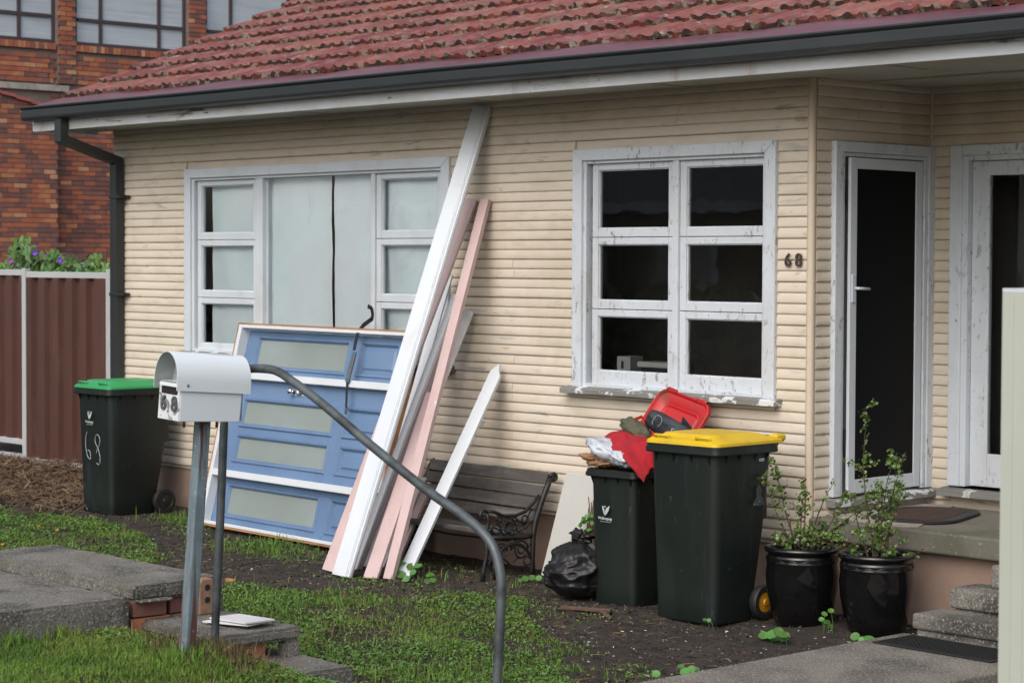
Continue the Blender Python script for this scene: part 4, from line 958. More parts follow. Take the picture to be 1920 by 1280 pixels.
def leafpart(name, v0, v1, rows, q):
    b = MB(); us = [FR+.001, .215, 1.40, 1.56, 2.0, L_-FR-.001]; cells = []
    # stiles and rails as flat boards with openings
    dbox(b, us[0], us[1], v0, v1, q-.012, q); dbox(b, us[2], us[3], v0, v1, q-.012, q); dbox(b, us[4], us[5], v0, v1, q-.012, q)
    edges = [v0]+[e for r_ in rows for e in r_]+[v1]
    for i in range(0, len(edges), 2):
        for ua, ub in ((us[1], us[2]), (us[3], us[4])): dbox(b, ua+.0004, ub-.0004, edges[i], edges[i+1], q-.012, q-.0003)
    lf = b.build(name, M['doorblue'], bd, bevel=.002, fix=True)
    for ra, rb in rows:
        b = MB()
        inset(b, us[1]-.022, us[2]+.022, ra-.022, rb+.022, q+.001, q+.014, .010); inset(b, us[1]-.012, us[2]+.012, ra-.012, rb+.012, q+.014, q+.012, .012); inset(b, us[1], us[2], ra, rb, q+.012, q-.014, .016)
        b.build('glazing_bead', M['doorblue'], lf)
        b = MB(); b.add([DP(us[1]+.01, ra+.01, q-.013), DP(us[2]-.01, ra+.01, q-.013), DP(us[2]-.01, rb-.01, q-.013), DP(us[1]+.01, rb-.01, q-.013)], [(0, 1, 2, 3)]); b.build('frosted_pane', frost, lf)
        b = MB(); inset(b, us[3]-.022, us[4]+.022, ra-.022, rb+.022, q+.001, q+.014, .010); inset(b, us[3]-.012, us[4]+.012, ra-.012, rb+.012, q+.014, q+.012, .012); inset(b, us[3], us[4], ra, rb, q+.012, q-.014, .018)
        inset(b, us[3]+.018, us[4]-.018, ra+.018, rb-.018, q-.014, q-.012, .018); inset(b, us[3]+.036, us[4]-.036, ra+.036, rb-.036, q-.012, q-.001, .014)
        b.add([DP(us[3]+.05, ra+.05, q-.001), DP(us[4]-.05, ra+.05, q-.001), DP(us[4]-.05, rb-.05, q-.001), DP(us[3]+.05, rb-.05, q-.001)], [(0, 1, 2, 3)]); b.build('raised_panel', M['doorblue'], lf)
    return lf
leafpart('side_light', .042, V1-.0265, [(.105, V1-.085)], -.045)
lf = leafpart('door_leaf', V1+.0265, V2-.0265, [(V1+.115, V1+.30), (V2-.375, V2-.18)], -.030)
leafpart('side_light', V2+.0265, H_-.042, [(V2+.085, H_-.10)], -.045)
b = MB(); dbox(b, .86, .97, V2-.118, V2-.062, -.0295, -.024); o = b.build('lock_plate', M['chrome'], lf, bevel=.003, fix=True)
b = MB()
kc = DP(.85, V2-.09, -.03)
b.tube([kc, kc+n_*.03, kc+n_*.038, kc+n_*.055, kc+n_*.066], [.010, .010, .022, .026, .012], 14); b.build('knob', M['chrome'], lf, smooth=True, fix=True)
b = MB(); b.tube([DP(.92, V2-.09, -.025), DP(.92, V2-.09, -.005)], .013, 10); b.build('lock_cylinder', M['chrome'], lf)

# ---- strap hung over the door
st = thing('shoulder_strap', 'black shoulder strap with grey pad hanging over the blue door', 'strap', on_y(668, 625, -.16))
def yq(px, py, q=.045):                                 # point in front of the door face by q
    r = ray(px, py); nn = np.array(n_); P0 = np.array(DP(0, 0, q)); k = ((P0-CAM)@nn)/(r@nn); return Vector(CAM+r*k)
def ribbon(b, P, w, t_=.003, wd=None):
    for a, c in zip(P, P[1:]):
        b.beam(a-(c-a)*.04, c+(c-a)*.04, wd or u_, w, t_)
b = MB(); ribbon(b, [yq(x, y) for x, y in ((671, 624), (667, 640), (664, 656))], .034); ribbon(b, [yq(x, y) for x, y in ((651, 716), (650, 738), (649, 762))], .022)
b.build('webbing', M['black'], st)
b = MB(); ribbon(b, [on_y(x, y, -.13) for x, y in ((671, 624), (682, 609), (697, 598))], .032, .004, (.5, 0, .8)); ribbon(b, [on_y(x, y, -.13) for x, y in ((697, 600), (699, 590), (697, 578), (690, 574))], .03, .004, (.9, 0, .2)); b.build('webbing', M['black'], st)
b = MB(); ribbon(b, [yq(x, y, .049) for x, y in ((665, 660), (658, 688), (651, 715))], .050, .010); b.build('pad_edge', mat('teal_piping', (.02, .16, .20), .6), st, bevel=.004)
b = MB(); ribbon(b, [yq(x, y, .056) for x, y in ((664, 664), (658, 688), (652, 711))], .036, .006); b.build('pad', mat('grey_pad', (.12, .105, .115), .8), st, bevel=.003)
b = MB(); c = yq(649, 769); b.tube([c+u_*(.010*math.cos(a))+v_*(.026*math.sin(a)) for a in [2*math.pi*k/14 for k in range(15)]], .004, 6); b.build('clip', M['black'], st)
# ================================================================== garden bench
bench = thing('garden_bench', 'old garden bench with weathered slats and black cast iron ends', 'bench', (-2.80, -.40, -.42), R(-4), local=True)
BWD = 1.30                                              # between the irons; local x along the bench, -y to the front
def slat(x0, x1, c, w, t_, tilt, name='slat'):
    b = MB(); c = Vector(c); a = R(tilt); wd = Vector((0, math.cos(a), math.sin(a))); n = Vector((0, -math.sin(a), math.cos(a)))
    b.obox(c+Vector(((x0+x1)/2, 0, 0)), Vector(((x1-x0)/2, 0, 0)), wd*(w/2), n*(t_/2)); return b.build(name, M['slat'], bench, bevel=.006)
for k in range(5): slat(-BWD/2, BWD/2, (0, -.20+k*.088, .315+(.012 if k == 0 else 0)-.006*k), .080, .026, -2)
for k in range(4): slat(-BWD/2, BWD/2, (0, .195+k*.035, .40+k*.083), .078, .022, 67)
def scroll(c, r0, r1, a0, a1, n=16):
    c = Vector(c); return [c+Vector((0, (r0+(r1-r0)*k/n)*math.cos(R(a0+(a1-a0)*k/n)), (r0+(r1-r0)*k/n)*math.sin(R(a0+(a1-a0)*k/n)))) for k in range(n+1)]
for s_ in (-1, 1):
    x = s_*(BWD/2+.012); P = lambda y, z: Vector((x, y, z)); iron = MB()
    bk = [P(.17, .0), P(.165, .12), P(.17, .28), P(.19, .38), P(.24, .50), P(.29, .60), P(.315, .655)]; iron.tube(bk, [.020, .016, .018, .020, .021, .020, .018], 8)
    iron.tube(scroll(P(.345, .655), .032, .006, 170, -260), .013, 6)
    iron.tube([P(-.25, .0), P(-.245, .08), P(-.215, .20), P(-.225, .29), P(-.19, .315)], [.018, .014, .014, .018, .015], 8)           # front leg
    iron.tube([P(-.22, .295), P(-.05, .285), P(.10, .275), P(.18, .29)], .015, 8)                                             # seat rail
    iron.tube([P(-.235, .30), P(-.215, .36), P(-.205, .41), P(-.22, .455)], .013, 7)
    iron.tube(scroll(P(-.245, .44), .040, .006, 40, 420), .012, 6)                                                            # arm scroll
    iron.tube([P(-.22, .47), P(-.16, .462), P(-.08, .430), P(.02, .425), P(.10, .445), P(.17, .50), P(.22, .545)], .012, 7)
    iron.tube(scroll(P(.0, .08), .16, .16, 200, -20), .011, 6)                                                                # arch between the legs
    br = bench and iron.build('iron_end', M['iron'], bench, smooth=True)
    lace = MB()                                                                                                               # pierced roses and tendrils
    for cy_, cz_, rr in ((-.04, .355, .062), (-.04, .355, .035), (-.14, .35, .033), (.055, .35, .032), (.10, .395, .026), (-.12, .415, .02), (-.10, .20, .05), (.07, .20, .055), (.0, .245, .03), (.12, .12, .03), (-.17, .12, .03), (.07, .20, .028), (-.10, .20, .025)):
        lace.tube([P(cy_+rr*math.cos(a), cz_+rr*math.sin(a)) for a in [2*math.pi*k/14 for k in range(15)]], .0065, 5)
    for k in range(8):
        a = 2*math.pi*k/8; lace.tube([P(-.04+.012*math.cos(a), .355+.012*math.sin(a)), P(-.04+.06*math.cos(a+.3), .355+.06*math.sin(a+.3))], .006, 5)
    for y0, z0, y1, z1 in ((-.20, .36, -.10, .33), (-.2, .32, -.15, .38), (.1, .33, .17, .38), (.1, .36, .16, .46), (.0, .415, .05, .38), (-.08, .43, -.10, .38), (-.21, .2, -.14, .22), (.12, .2, .165, .24), (-.02, .20, .02, .28), (.07, .145, .0, .12), (-.1, .15, -.03, .11)): lace.tube([P(y0, z0), P((y0+y1)/2, (z0+z1)/2+.012), P(y1, z1)], .006, 5)
    lace.build('iron_tracery', M['iron'], bench, smooth=True)
b = MB(); b.tube([(-BWD/2, -.02, .26), (0, -.02, .24), (BWD/2, -.02, .26)], .007, 6); b.build('tie_rod', M['iron'], bench)

# ================================================================== entrance steps on the left
steps = thing('entrance_steps', 'mossy concrete slab steps propped on bricks in the grass', 'steps', (-1.2, -3.9, -.4))
random.seed(2)
def rough_slab(x0, x1, y0, y1, z0, z1, legs=False):
    b = MB(); b.box((x0, y0, z0), (x1, y1, z1))
    o = b.build('slab', M['concrete'], steps)
    bm = bmesh.new(); bm.from_mesh(o.data)
    bmesh.ops.bevel(bm, geom=list(bm.edges), offset=.016, segments=2, affect='EDGES')
    for _ in range(5):
        ed = [e for e in bm.edges if e.calc_length() > .05]
        if not ed: break
        bmesh.ops.subdivide_edges(bm, edges=ed, cuts=1, use_grid_fill=True)
        if len(bm.faces) > 6000: break
    bm.to_mesh(o.data); bm.free(); q = OFF[o.name]
    for v in o.data.vertices:
        p = v.co+q; k = mnoise.noise(p*11)*.006+mnoise.noise(p*34)*.0035; v.co += Vector((k*.7, k*.5, k*.8))
    o.data.polygons.foreach_set('use_smooth', [True]*len(o.data.polygons)); o.data.set_sharp_from_angle(angle=R(40))
    return o
rough_slab(-2.75, -1.04, -4.06, -3.5, -.062, .016); rough_slab(-2.9, -1.035, -5.6, -4.085, -.36, -.035)
rough_slab(-1.35, -.38, -4.0, -3.5, -.225, -.162); rough_slab(-.46, -.383, -3.60, -3.505, -.43, -.224)
rough_slab(-.75, .02, -4.02, -3.48, -.56, -.308); rough_slab(-1.12, -1.045, -3.58, -3.505, -.24, -.06)
bm_ = [BRK[1], BRK[3], BRK[0], BRK[2]]
def sb(x, y, z, l=.22, h=.076, d=.10, k=0):
    b = MB(); b.box((x-d, y-l/2, z), (x, y+l/2, z+h)); b.build('brick', bm_[k], steps, bevel=.006)
sb(-1.06, -3.955, -.146, .20, .082, k=3); sb(-1.07, -3.94, -.235, .23, .082, k=1); sb(-1.08, -3.72, -.15, .20, .085, k=0); sb(-1.07, -3.70, -.24, .22, .085, k=3); sb(-1.075, -3.95, -.325, .22, .085, k=2)
sb(-.43, -3.80, -.31, .22, .083, k=1); sb(-.43, -3.82, -.40, .22, .083, k=2)
b = MB(); b.box((-1.06, -4.05, -.066), (-.99, -3.86, -.052)); b.build('mortar_lump', M['concrete'], steps, bevel=.008)
b = MB(); cx_ = -.985                                    # extruded brick on end showing its core holes
pl = [(-.048, 0), (.048, 0), (.048, .16), (.03, .185), (-.03, .185), (-.048, .16)]
b.prism(pl, lambda u, v, q: (cx_+q, -3.655+u, -.16+v), -.07, 0); hb = b.build('cored_brick', mat('cored_brick_clay', (.235, .135, .09), .9, .2, 9, [((.12, .09, .07), 7, .5, .7), ((.33, .27, .21), 20, .62, .7)], .4, 50), steps, bevel=.006, fix=True)
for z in (-.02, -.085):
    b = MB(); b.lathe([(0, .0012), (.017, .0012)], (cx_, -3.655, z), 14, axis='x'); b.build('core_hole', M['slot'], hb)
b = MB(); c = on_z(454, 1168, -.155)
for k, (dx, dy, rz) in enumerate(((0, 0, -.1), (-.015, -.02, .12))):
    e = Matrix.Rotation(rz+.15, 3, 'Z'); z = -.150+.012*(1-k)
    b.add([c*1.0+e @ Vector((x_, y_, 0))+Vector((dx, dy, z-c.z+.012*max(0, x_)*3)) for x_, y_ in ((-.15, -.09), (.14, -.09), (.15, .09), (-.14, .09))]+[c+e @ Vector((x_, y_, 0))+Vector((dx, dy, z-c.z+.007+.012*max(0, x_)*3)) for x_, y_ in ((-.15, -.09), (.14, -.09), (.15, .09), (-.14, .09))], [(3, 2, 1, 0), (4, 5, 6, 7), (0, 1, 5, 4), (1, 2, 6, 5), (2, 3, 7, 6), (3, 0, 4, 7)])
tag(b.build('folded_flyer', mat('white_paper', (.62, .61, .62), .6, .04, 4), None), 'folded white flyers lying on the concrete step', 'paper')

# ================================================================== letterbox
mp = Vector((-.070, -4.405, -.19))
mail = thing('letterbox', 'peeling white arched letterbox on a rusty steel post', 'letterbox', mp)
def MP(u, v, w): return Vector((mp.x-v, mp.y+u, w))      # u along the box (slot at -u), v across
b = MB(); tl = Vector((.004, -.004))
zt0 = .94; hw = .029
b.loft([[(mp.x+sx*hw, mp.y+sy*hw, z) for sx, sy in ((-1, -1), (1, -1), (1, 1), (-1, 1))] for z, k in ((-.45, 0), (zt0, 1.6))]); b.build('post', M['rustgalv'], mail, bevel=.006)
cxm = -.015; U0, U1, V0, V1_ = cxm-.172, cxm+.172, -.085, .085; Zb, Zs = .935, 1.108
b = MB(); b.box(MP(U0, V0, Zb), MP(U1, V1_, Zs)); body = b.build('body', M['mailbox'], mail, bevel=.003)
b = MB(); b.box(MP(U0-.0035, V0+.002, Zb+.002), MP(U0-.001, V1_-.002, Zs-.002)); fp = b.build('front_plate', M['mailpeel'], mail)
b = MB()
sl = [(-.06, 1.053), (-.066, 1.059), (-.066, 1.081), (-.06, 1.087), (.06, 1.087), (.066, 1.081), (.066, 1.059), (.06, 1.053)]
b.add([MP(U0-.0045, v, z) for v, z in sl], [tuple(range(8))]); b.build('slot', M['slot'], mail)
b = MB(); b.prism([(-.07, 1.092), (.07, 1.092), (.07, 1.105), (-.07, 1.105)], lambda u, v, q: MP(U0-.004-q, u, v-q*.2), 0, .010); b.build('slot_hood', M['mailbox'], mail, fix=True)
n = 20; RY, RZ = .094, .128                              # arched lid, open shell
arc_ = [(RY*math.cos(math.pi*k/n), RZ*math.sin(math.pi*k/n)) for k in range(n+1)]
arc_ = [(RY, -.045)]+arc_+[(-RY, -.045)]
ZA = 1.108; tlt = .045
def roofpt(u, y, z, s=1.0): return MP(u, y*s, ZA+z*s-(u-U0)*tlt*.55+.012)
b = MB(); ua, ub = U0-.03, U1+.035
o1 = [roofpt(ua, y, z) for y, z in arc_]; o2 = [roofpt(ub, y, z) for y, z in arc_]; i1 = [roofpt(ua, y*.975, z*.975) for y, z in arc_]; i2 = [roofpt(ub, y*.975, z*.975) for y, z in arc_]; N = len(arc_)
b.add(o1+o2+i1+i2, [(k, N+k, N+k+1, k+1) for k in range(N-1)], 0)
b.add(o1+o2+i1+i2, [(2*N+k, 2*N+k+1, 3*N+k+1, 3*N+k) for k in range(N-1)], 1)
b.add(o1+i1, [(k, k+1, N+k+1, N+k) for k in range(N-1)], 0); b.add(o2+i2, [(k, N+k, N+k+1, k+1) for k in range(N-1)], 0)
b.build('arched_lid', [M['mailbox'], M['mailinside']], mail, smooth=True, auto=40)
b = MB(); b.add([roofpt(U0+.07, y*.972, z*.972) for y, z in arc_], [tuple(range(N))]); b.build('lid_end', M['mailinside'], mail); b = MB(); b.add([roofpt(U1+.0, y*.972, z*.972) for y, z in arc_], [tuple(range(N))]); b.build('lid_end', M['mailinside'], mail)
b = MB(); b.add([MP(U0-.010, V0+.004, Zs+.004), MP(U0+.07, V0+.004, Zs+.004), MP(U0+.07, V1_-.004, Zs+.004), MP(U0-.010, V1_-.004, Zs+.004)], [(0, 1, 2, 3)]); b.build('ledge', M['mailbox'], mail)
for t_, v in (('6', .040), ('8', -.045)):
    put_text('number', t_, .092, mat('grey_number', (.07, .072, .08), .5, .3, 30), mail, MP(U0-.006, v, 1.008), (1, 0, 0), (0, 0, 1), .003, .003)
b = MB(); b.lathe([(0, .004), (.006, .004), (.008, 0)], (0, 0, 0), 10, axis='y'); b.v = [tuple(MP(U0+.03+v[0], -RY*.985-v[1]-.001, 1.10+v[2])) for v in b.v]; b.build('rivet', M['rustgalv'], mail)
for u in (-.12, .06):
    b = MB(); b.tube([MP(cxm+u, -.05, .936), MP(cxm+u, -.05, .905)], .006, 6); b.build('bolt', M['black'], mail)
b = MB(); b.add([roofpt(u_b, RY*.0+y_*-1, z_+.0012) for u_b, y_, z_ in ((U1-.16, .02, RZ*.978), (U1-.02, .02, RZ*.978), (U1-.02, -.03, RZ*.952), (U1-.16, -.03, RZ*.952))], [(0, 1, 2, 3)]); b.build('sticker_scrap', mat('pale_sticker', (.36, .48, .54), .5, .2, 30, [((.25, .2, .18), 40, .6, .65)]), mail)
b = MB(); b.add([MP(U1-.0, V0-.0008, Zb+.006), MP(U1-.012, V0-.0008, Zb+.006), MP(U1-.006, V0-.0008, Zs-.01), MP(U1-.002, V0-.0008, Zs-.01)], [(0, 1, 2, 3)]); b.build('rust_seam', M['rustgalv'], mail)

tilt = Vector((.677, .736, 0))*.068+Vector((0, 0, 1)); mail.rotation_mode = 'QUATERNION'; mail.rotation_quaternion = Vector((0, 0, 1)).rotation_difference(tilt)
# ================================================================== pipe handrail
hr = thing('pipe_handrail', 'bent galvanised pipe handrail sloping down beside the steps', 'handrail', (-.33, -4.08, -.2))
RYY = -4.08; r_ = .0205
pts_px = [(400, 1240), (407, 1100), (414, 950), (420, 800), (424, 740), (432, 712), (447, 697), (470, 691), (500, 691), (522, 697), (545, 712), (600, 753), (700, 838), (800, 918), (860, 960), (895, 988), (922, 1020), (935, 1058), (940, 1100), (937, 1180), (932, 1280), (929, 1330)]
b = MB(); P3 = [on_y(x, y, RYY) for x, y in pts_px]; P3.append(P3[-1]+Vector((-.01, 0, -.4))); P3[0] = P3[0]+Vector((-.01, 0, -.15))
# smooth by Catmull-Rom
def smooth_path(P, k=4):
    out = []
    for i in range(len(P)-1):
        p0, p1, p2, p3 = P[max(i-1, 0)], P[i], P[i+1], P[min(i+2, len(P)-1)]
        for j in range(k):
            t_ = j/k; out.append(.5*((2*p1)+(p2-p0)*t_+(2*p0-5*p1+4*p2-p3)*t_*t_+(3*p1-p0-3*p2+p3)*t_**3))
    return out+[P[-1]]
b.tube(smooth_path(P3), r_, 14); b.build('rail', M['galv'], hr, smooth=True)

# ================================================================== pots with jade plants
def pot_plant(label, loc, seed, px_stems, sc=1.0):
    t = thing('potted_plant', label, 'potted plant', loc, local=True); random.seed(seed)
    H = .455*sc; prof = [(0, 0), (.140, 0), (.155, .010), (.182, .09), (.203, .20), (.210, .29), (.2035, .355), (.2045, .358), (.207, .364), (.2045, .370), (.203, .385), (.205, .392), (.202, .398), (.196, .408), (.205, .416), (.216, .426), (.218, .438), (.212, .449), (.200, .453), (.190, .447), (.187, .43), (.185, .39)]
    b = MB(); b.lathe([(r*sc, z*sc) for r, z in prof], (0, 0, 0), 48); po = b.build('pot', M['pot'], t, smooth=True)
    b = MB(); nn = 90
    b.tube([((.2045*sc)*math.cos(2*math.pi*k/nn), (.2045*sc)*math.sin(2*math.pi*k/nn), (.378+.0065*math.sin(2*math.pi*k/nn*15))*sc) for k in range(nn+1)], .0042, 5, caps=False); b.build('wavy_band', M['pot'], po, smooth=True)
    b = MB(); b.lathe([(0, .405*sc), (.186*sc, .40*sc)], (0, 0, 0), 24); b.build('soil', M['soil'], t)
    stems = MB(); LV = []; 
    def leaf(p, s):
        n = Vector((random.uniform(-1, 1), random.uniform(-1, .6), random.uniform(-.2, 1))).normalized(); u = n.orthogonal().normalized(); w = n.cross(u)
        LV.append([p+u*(s*1.0), p+u*s*.45+w*s*.72, p-u*s*.5+w*s*.62, p-u*s*.9, p-u*s*.5-w*s*.62, p+u*s*.45-w*s*.72])
    def twig(p, d, L, r, depth):
        n = max(4, int(L/.035)); P = [p]; q = p.copy(); dd = d.copy()
        for i in range(n):
            dd = (dd+Vector((random.gauss(0, .07), random.gauss(0, .07), random.gauss(.03, .04)))).normalized(); q = q+dd*(L/n); P.append(q)
            f = i/n
            if depth < 2 and i > 0 and random.random() < (.40 if depth == 0 else .14):
                sd_ = Vector((random.gauss(0, 1), random.gauss(0, 1), random.uniform(.0, .8))).normalized()
                twig(q, (dd*.35+sd_).normalized(), random.uniform(.05, .13)*(1-f*.4), r*.5, depth+1)
            for _ in range(4 if depth else 3):
                o = Vector((random.gauss(0, 1), random.gauss(0, 1), random.gauss(0, .6)))*.012; leaf(q+o-dd*random.uniform(0, L/n), random.uniform(.0075, .0135))
        for _ in range(4): leaf(q+Vector((random.gauss(0, .008), random.gauss(0, .008), random.gauss(0, .008))), random.uniform(.006, .010))
        stems.tube(P, [r*(1-.75*i/n) for i in range(n+1)], 5)
    for x, y, dx, dy, dz, L in px_stems: twig(Vector((x, y, .40*sc)), Vector((dx, dy, dz)).normalized(), L, .0065, 0)
    stems.build('stem', M['twig'], t, smooth=True)
    b = MB()
    for l in LV: b.add(l, [(0, 1, 2, 3), (0, 3, 4, 5)])
    b.build('foliage', M['leaf'], t)
    return t
# image-right is (+.68,+.73,0) here, so stems are spread along that direction
def S(r, dr, dep, L, up=1.0): return (r*.68+dep*.05, r*.73-dep*.05, dr*.68+dep*.3, dr*.73-dep*.3, up, L)
pot_plant('black glazed pot with a bushy jade plant, nearer the yellow bin', (.315, -.455, -.40), 5, [S(-.03, -.18, .2, .56), S(-.05, -.38, 0, .44), S(.0, .05, .4, .40), S(.03, .25, 0, .46), S(.04, .62, .2, .42), S(.06, .95, 0, .36), S(-.05, -.5, .3, .18, .4), S(.05, .9, .6, .18, .4), S(.0, .1, 1, .14, .4), S(-.02, .0, -.3, .30), S(.02, .3, .9, .16, .5)])
pot_plant('black glazed pot with a tall spindly jade plant beside the porch step', (.775, -.36, -.40), 9, [S(-.02, .02, .05, .82), S(.05, .10, 0, .62), S(-.04, -.40, 0, .40), S(.03, .06, -.1, .46), S(-.05, -.8, .3, .24, .5), S(.06, 1.2, .2, .20, .4), S(.0, .2, 1, .16, .4), S(.02, .5, .5, .16, .5), S(-.05, -.9, 0, .22, .5), S(.03, .04, .1, .36), S(-.01, .02, 0, .55)])

# ================================================================== mats
rugm = mat('pale_rug', (.33, .29, .255), .95, .12, 9, [((.25, .21, .18), 30, .5, .65)], .3, 90)
b = MB(); b.prism([(.02, .12), (.0305, 1.06), (.25, 1.08), (.76, .04), (.70, -.03), (.33, -.02)][::-1], lambda u, v, q: (u, v, q), .1585, .1635); tag(b.build('rug', rugm, None, fix=True), 'thin pale rug under the brown doormat on the porch', 'rug')
dm = thing('doormat', 'brown doormat with a rounded black rubber border on the porch', 'doormat', (.47, .50, .164), R(18), local=True)
b = MB(); b.loft([rrect(.26, .26, -.40, .40, 0, .20, 8), rrect(.26, .26, -.40, .40, .010, .20, 8), rrect(.255, .255, -.395, .395, .014, .20, 8)]); b.build('border', M['tyre'], dm, fix=True)
b = MB(); b.loft([rrect(.185, .185, -.33, .33, .0142, .12, 8), rrect(.182, .182, -.327, .327, .018, .12, 8)], cap0=False); b.build('pile', mat('brown_coir', (.055, .028, .019), .95, .2, 30, [((.03, .017, .014), 6, .5, .7)], .6, 200), dm, fix=True)
rm = thing('rubber_mat', 'black ribbed rubber mat at the foot of the porch steps', 'mat', (1.60, -.80, -.3285), 0, local=True)
rm.rotation_euler = (R(-.2), 0, R(-1))
b = MB(); b.box((-.38, -.17, 0), (.38, .17, .007)); b.build('base', M['tyre'], rm, bevel=.003)
b = MB()
for i in range(26): b.box((-.35+i*.0275, -.145, .0071), (-.35+i*.0275+.006, .145, .0125))
for j in range(11): b.box((-.352, -.145+j*.028, .0072), (.352, -.140+j*.028, .0120))
b.build('ribs', M['tyre'], rm)

# ================================================================== steel post at the right edge
pp = CAM+ray(1880, 548)*6.2; w = .095
post = thing('fence_post', 'hollow cream steel post at the right edge of the picture', 'post', (pp[0]+w/2, pp[1]+w/2, -.3))
b = MB(); x0, y0, z1 = pp[0], pp[1], pp[2]; r1 = [(x0, y0), (x0+w, y0), (x0+w, y0+w), (x0, y0+w)]; tk = .003; r2 = [(x0+tk, y0+tk), (x0+w-tk, y0+tk), (x0+w-tk, y0+w-tk), (x0+tk, y0+w-tk)]
b.loft([[(x, y, -.6) for x, y in r1], [(x, y, z1) for x, y in r1], [(x, y, z1) for x, y in r2], [(x, y, -.5) for x, y in r2]], cap0=False, cap1=False)
b.build('tube', M['cream_post'], post, fix=True)
b = MB()
for k in (1, 3): b.box((x0+.018+k*.02, y0-.0012, -.5), (x0+.020+k*.02, y0-.0002, z1-.01))
b.build('roll_line', M['cream_post'], post)
b = MB(); b.loft([[(x, y, z1+.0005) for x, y in r1], [(x, y, z1+.012) for x, y in r1], [(x, y, z1+.012) for x, y in [(x0+.008, y0+.008), (x0+w-.008, y0+.008), (x0+w-.008, y0+w-.008), (x0+.008, y0+w-.008)]], [(x, y, z1+.0006) for x, y in [(x0+.008, y0+.008), (x0+w-.008, y0+.008), (x0+w-.008, y0+w-.008), (x0+.008, y0+w-.008)]]], cap0=False, cap1=False); b.build('rim_cap', M['alu'], post, fix=True)
b = MB(); b.box((x0+.004, y0+.004, z1-.2), (x0+w-.004, y0+w-.004, z1-.06)); b.build('tube_inside', M['slot'], post)

# ================================================================== small plants
def round_leaf_plant(label, spots, seed, s=.035, name='nasturtium'):
    random.seed(seed); c0 = on_z(*spots[0][:2], -.40); t = thing(name, label, 'plant', (c0.x, c0.y, -.40))
    for px, py, r, h in spots:
        c = on_z(px, py, -.40+h); b = MB(); n = Vector((random.uniform(.1, .6), random.uniform(-.7, -.2), random.uniform(.5, .9))).normalized(); u = n.orthogonal().normalized(); w_ = n.cross(u)
        m_ = 14; b.add([c-n*r*.12]+[c+(u*math.cos(2*math.pi*k/m_)+w_*math.sin(2*math.pi*k/m_))*r*(1+.05*math.sin(3*k)) for k in range(m_)], [(0, 1+k, 1+(k+1) % m_) for k in range(m_)])
        lf_ = b.build('leaf', M['nast'], t, smooth=True)
        b = MB(); g = Vector((c.x+random.uniform(-.02, .02), c.y+random.uniform(0, .03), gz(c.x, c.y)-.01)); b.tube([g, (g+c)/2+Vector((.008, 0, .01)), c-n*r*.12], .002, 4); b.build('stalk', M['nast'], lf_)
round_leaf_plant('nasturtium with big round leaves at the foot of the short white board', [(755, 1053, .030, .10), (746, 1063, .028, .06), (752, 1076, .032, .03), (770, 1061, .030, .08), (784, 1060, .028, .09), (762, 1084, .024, .02), (774, 1072, .024, .05), (806, 1077, .030, .04), (800, 1089, .020, .02), (811, 1087, .022, .02), (740, 1072, .022, .03)], 1)
round_leaf_plant('nasturtium leaves near the bench feet left of the garbage bag', [(985, 1084, .022, .03), (997, 1082, .022, .04), (1010, 1083, .022, .04), (975, 1087, .018, .02)], 2)
round_leaf_plant('clump of pale nasturtium leaves in front of the first black pot', [(1432, 1190, .030, .03), (1447, 1188, .034, .045), (1460, 1183, .030, .06), (1470, 1189, .030, .05), (1455, 1194, .026, .02), (1470, 1197, .026, .02)], 3)
round_leaf_plant('two round nasturtium leaves at the edge of the front path', [(1603, 1192, .026, .07), (1630, 1196, .028, .07), (1616, 1199, .020, .06)], 4)
round_leaf_plant('seedling with two small leaves at the foot of the yellow lidded bin', [(1322, 1161, .014, .04), (1329, 1162, .013, .04)], 5, name='seedling')
round_leaf_plant('small weed between the two black pots', [(1546, 1150, .018, .12), (1558, 1144, .018, .14), (1550, 1165, .020, .07), (1540, 1160, .016, .08), (1556, 1172, .018, .04)], 6, name='seedling')
round_leaf_plant('low round leaves spreading by the front path near the bottom edge', [(1284, 1258, .026, .02), (1296, 1254, .024, .03), (1304, 1256, .022, .02), (1276, 1248, .018, .04), (1230, 1262, .022, .03)], 7)
for i, (px, py) in enumerate(((72, 988), (107, 995), (5, 1022))):
    c = on_z(px, py, -.36); t = thing('dandelion', ('dandelion flower in the left lawn, nearest the green lidded bin', 'dandelion flower right of the other two in the left lawn', 'dandelion flower at the left edge of the picture')[i], 'flower', (c.x, c.y, -.39), group='dandelions in the left lawn')
    b = MB()
    for k in range(18):
        a = k*2.4; b.add([c, c+Vector((math.cos(a-.2)*.016, math.sin(a-.2)*.016, .006+.004*(k % 3))), c+Vector((math.cos(a+.2)*.016, math.sin(a+.2)*.016, .006+.004*(k % 3)))], [(0, 1, 2)])
    b.build('flower_head', M['dandelion'], t); b = MB(); b.tube([(c.x, c.y, c.z-.08), c], .002, 4); b.build('stalk', M['weed'], t)
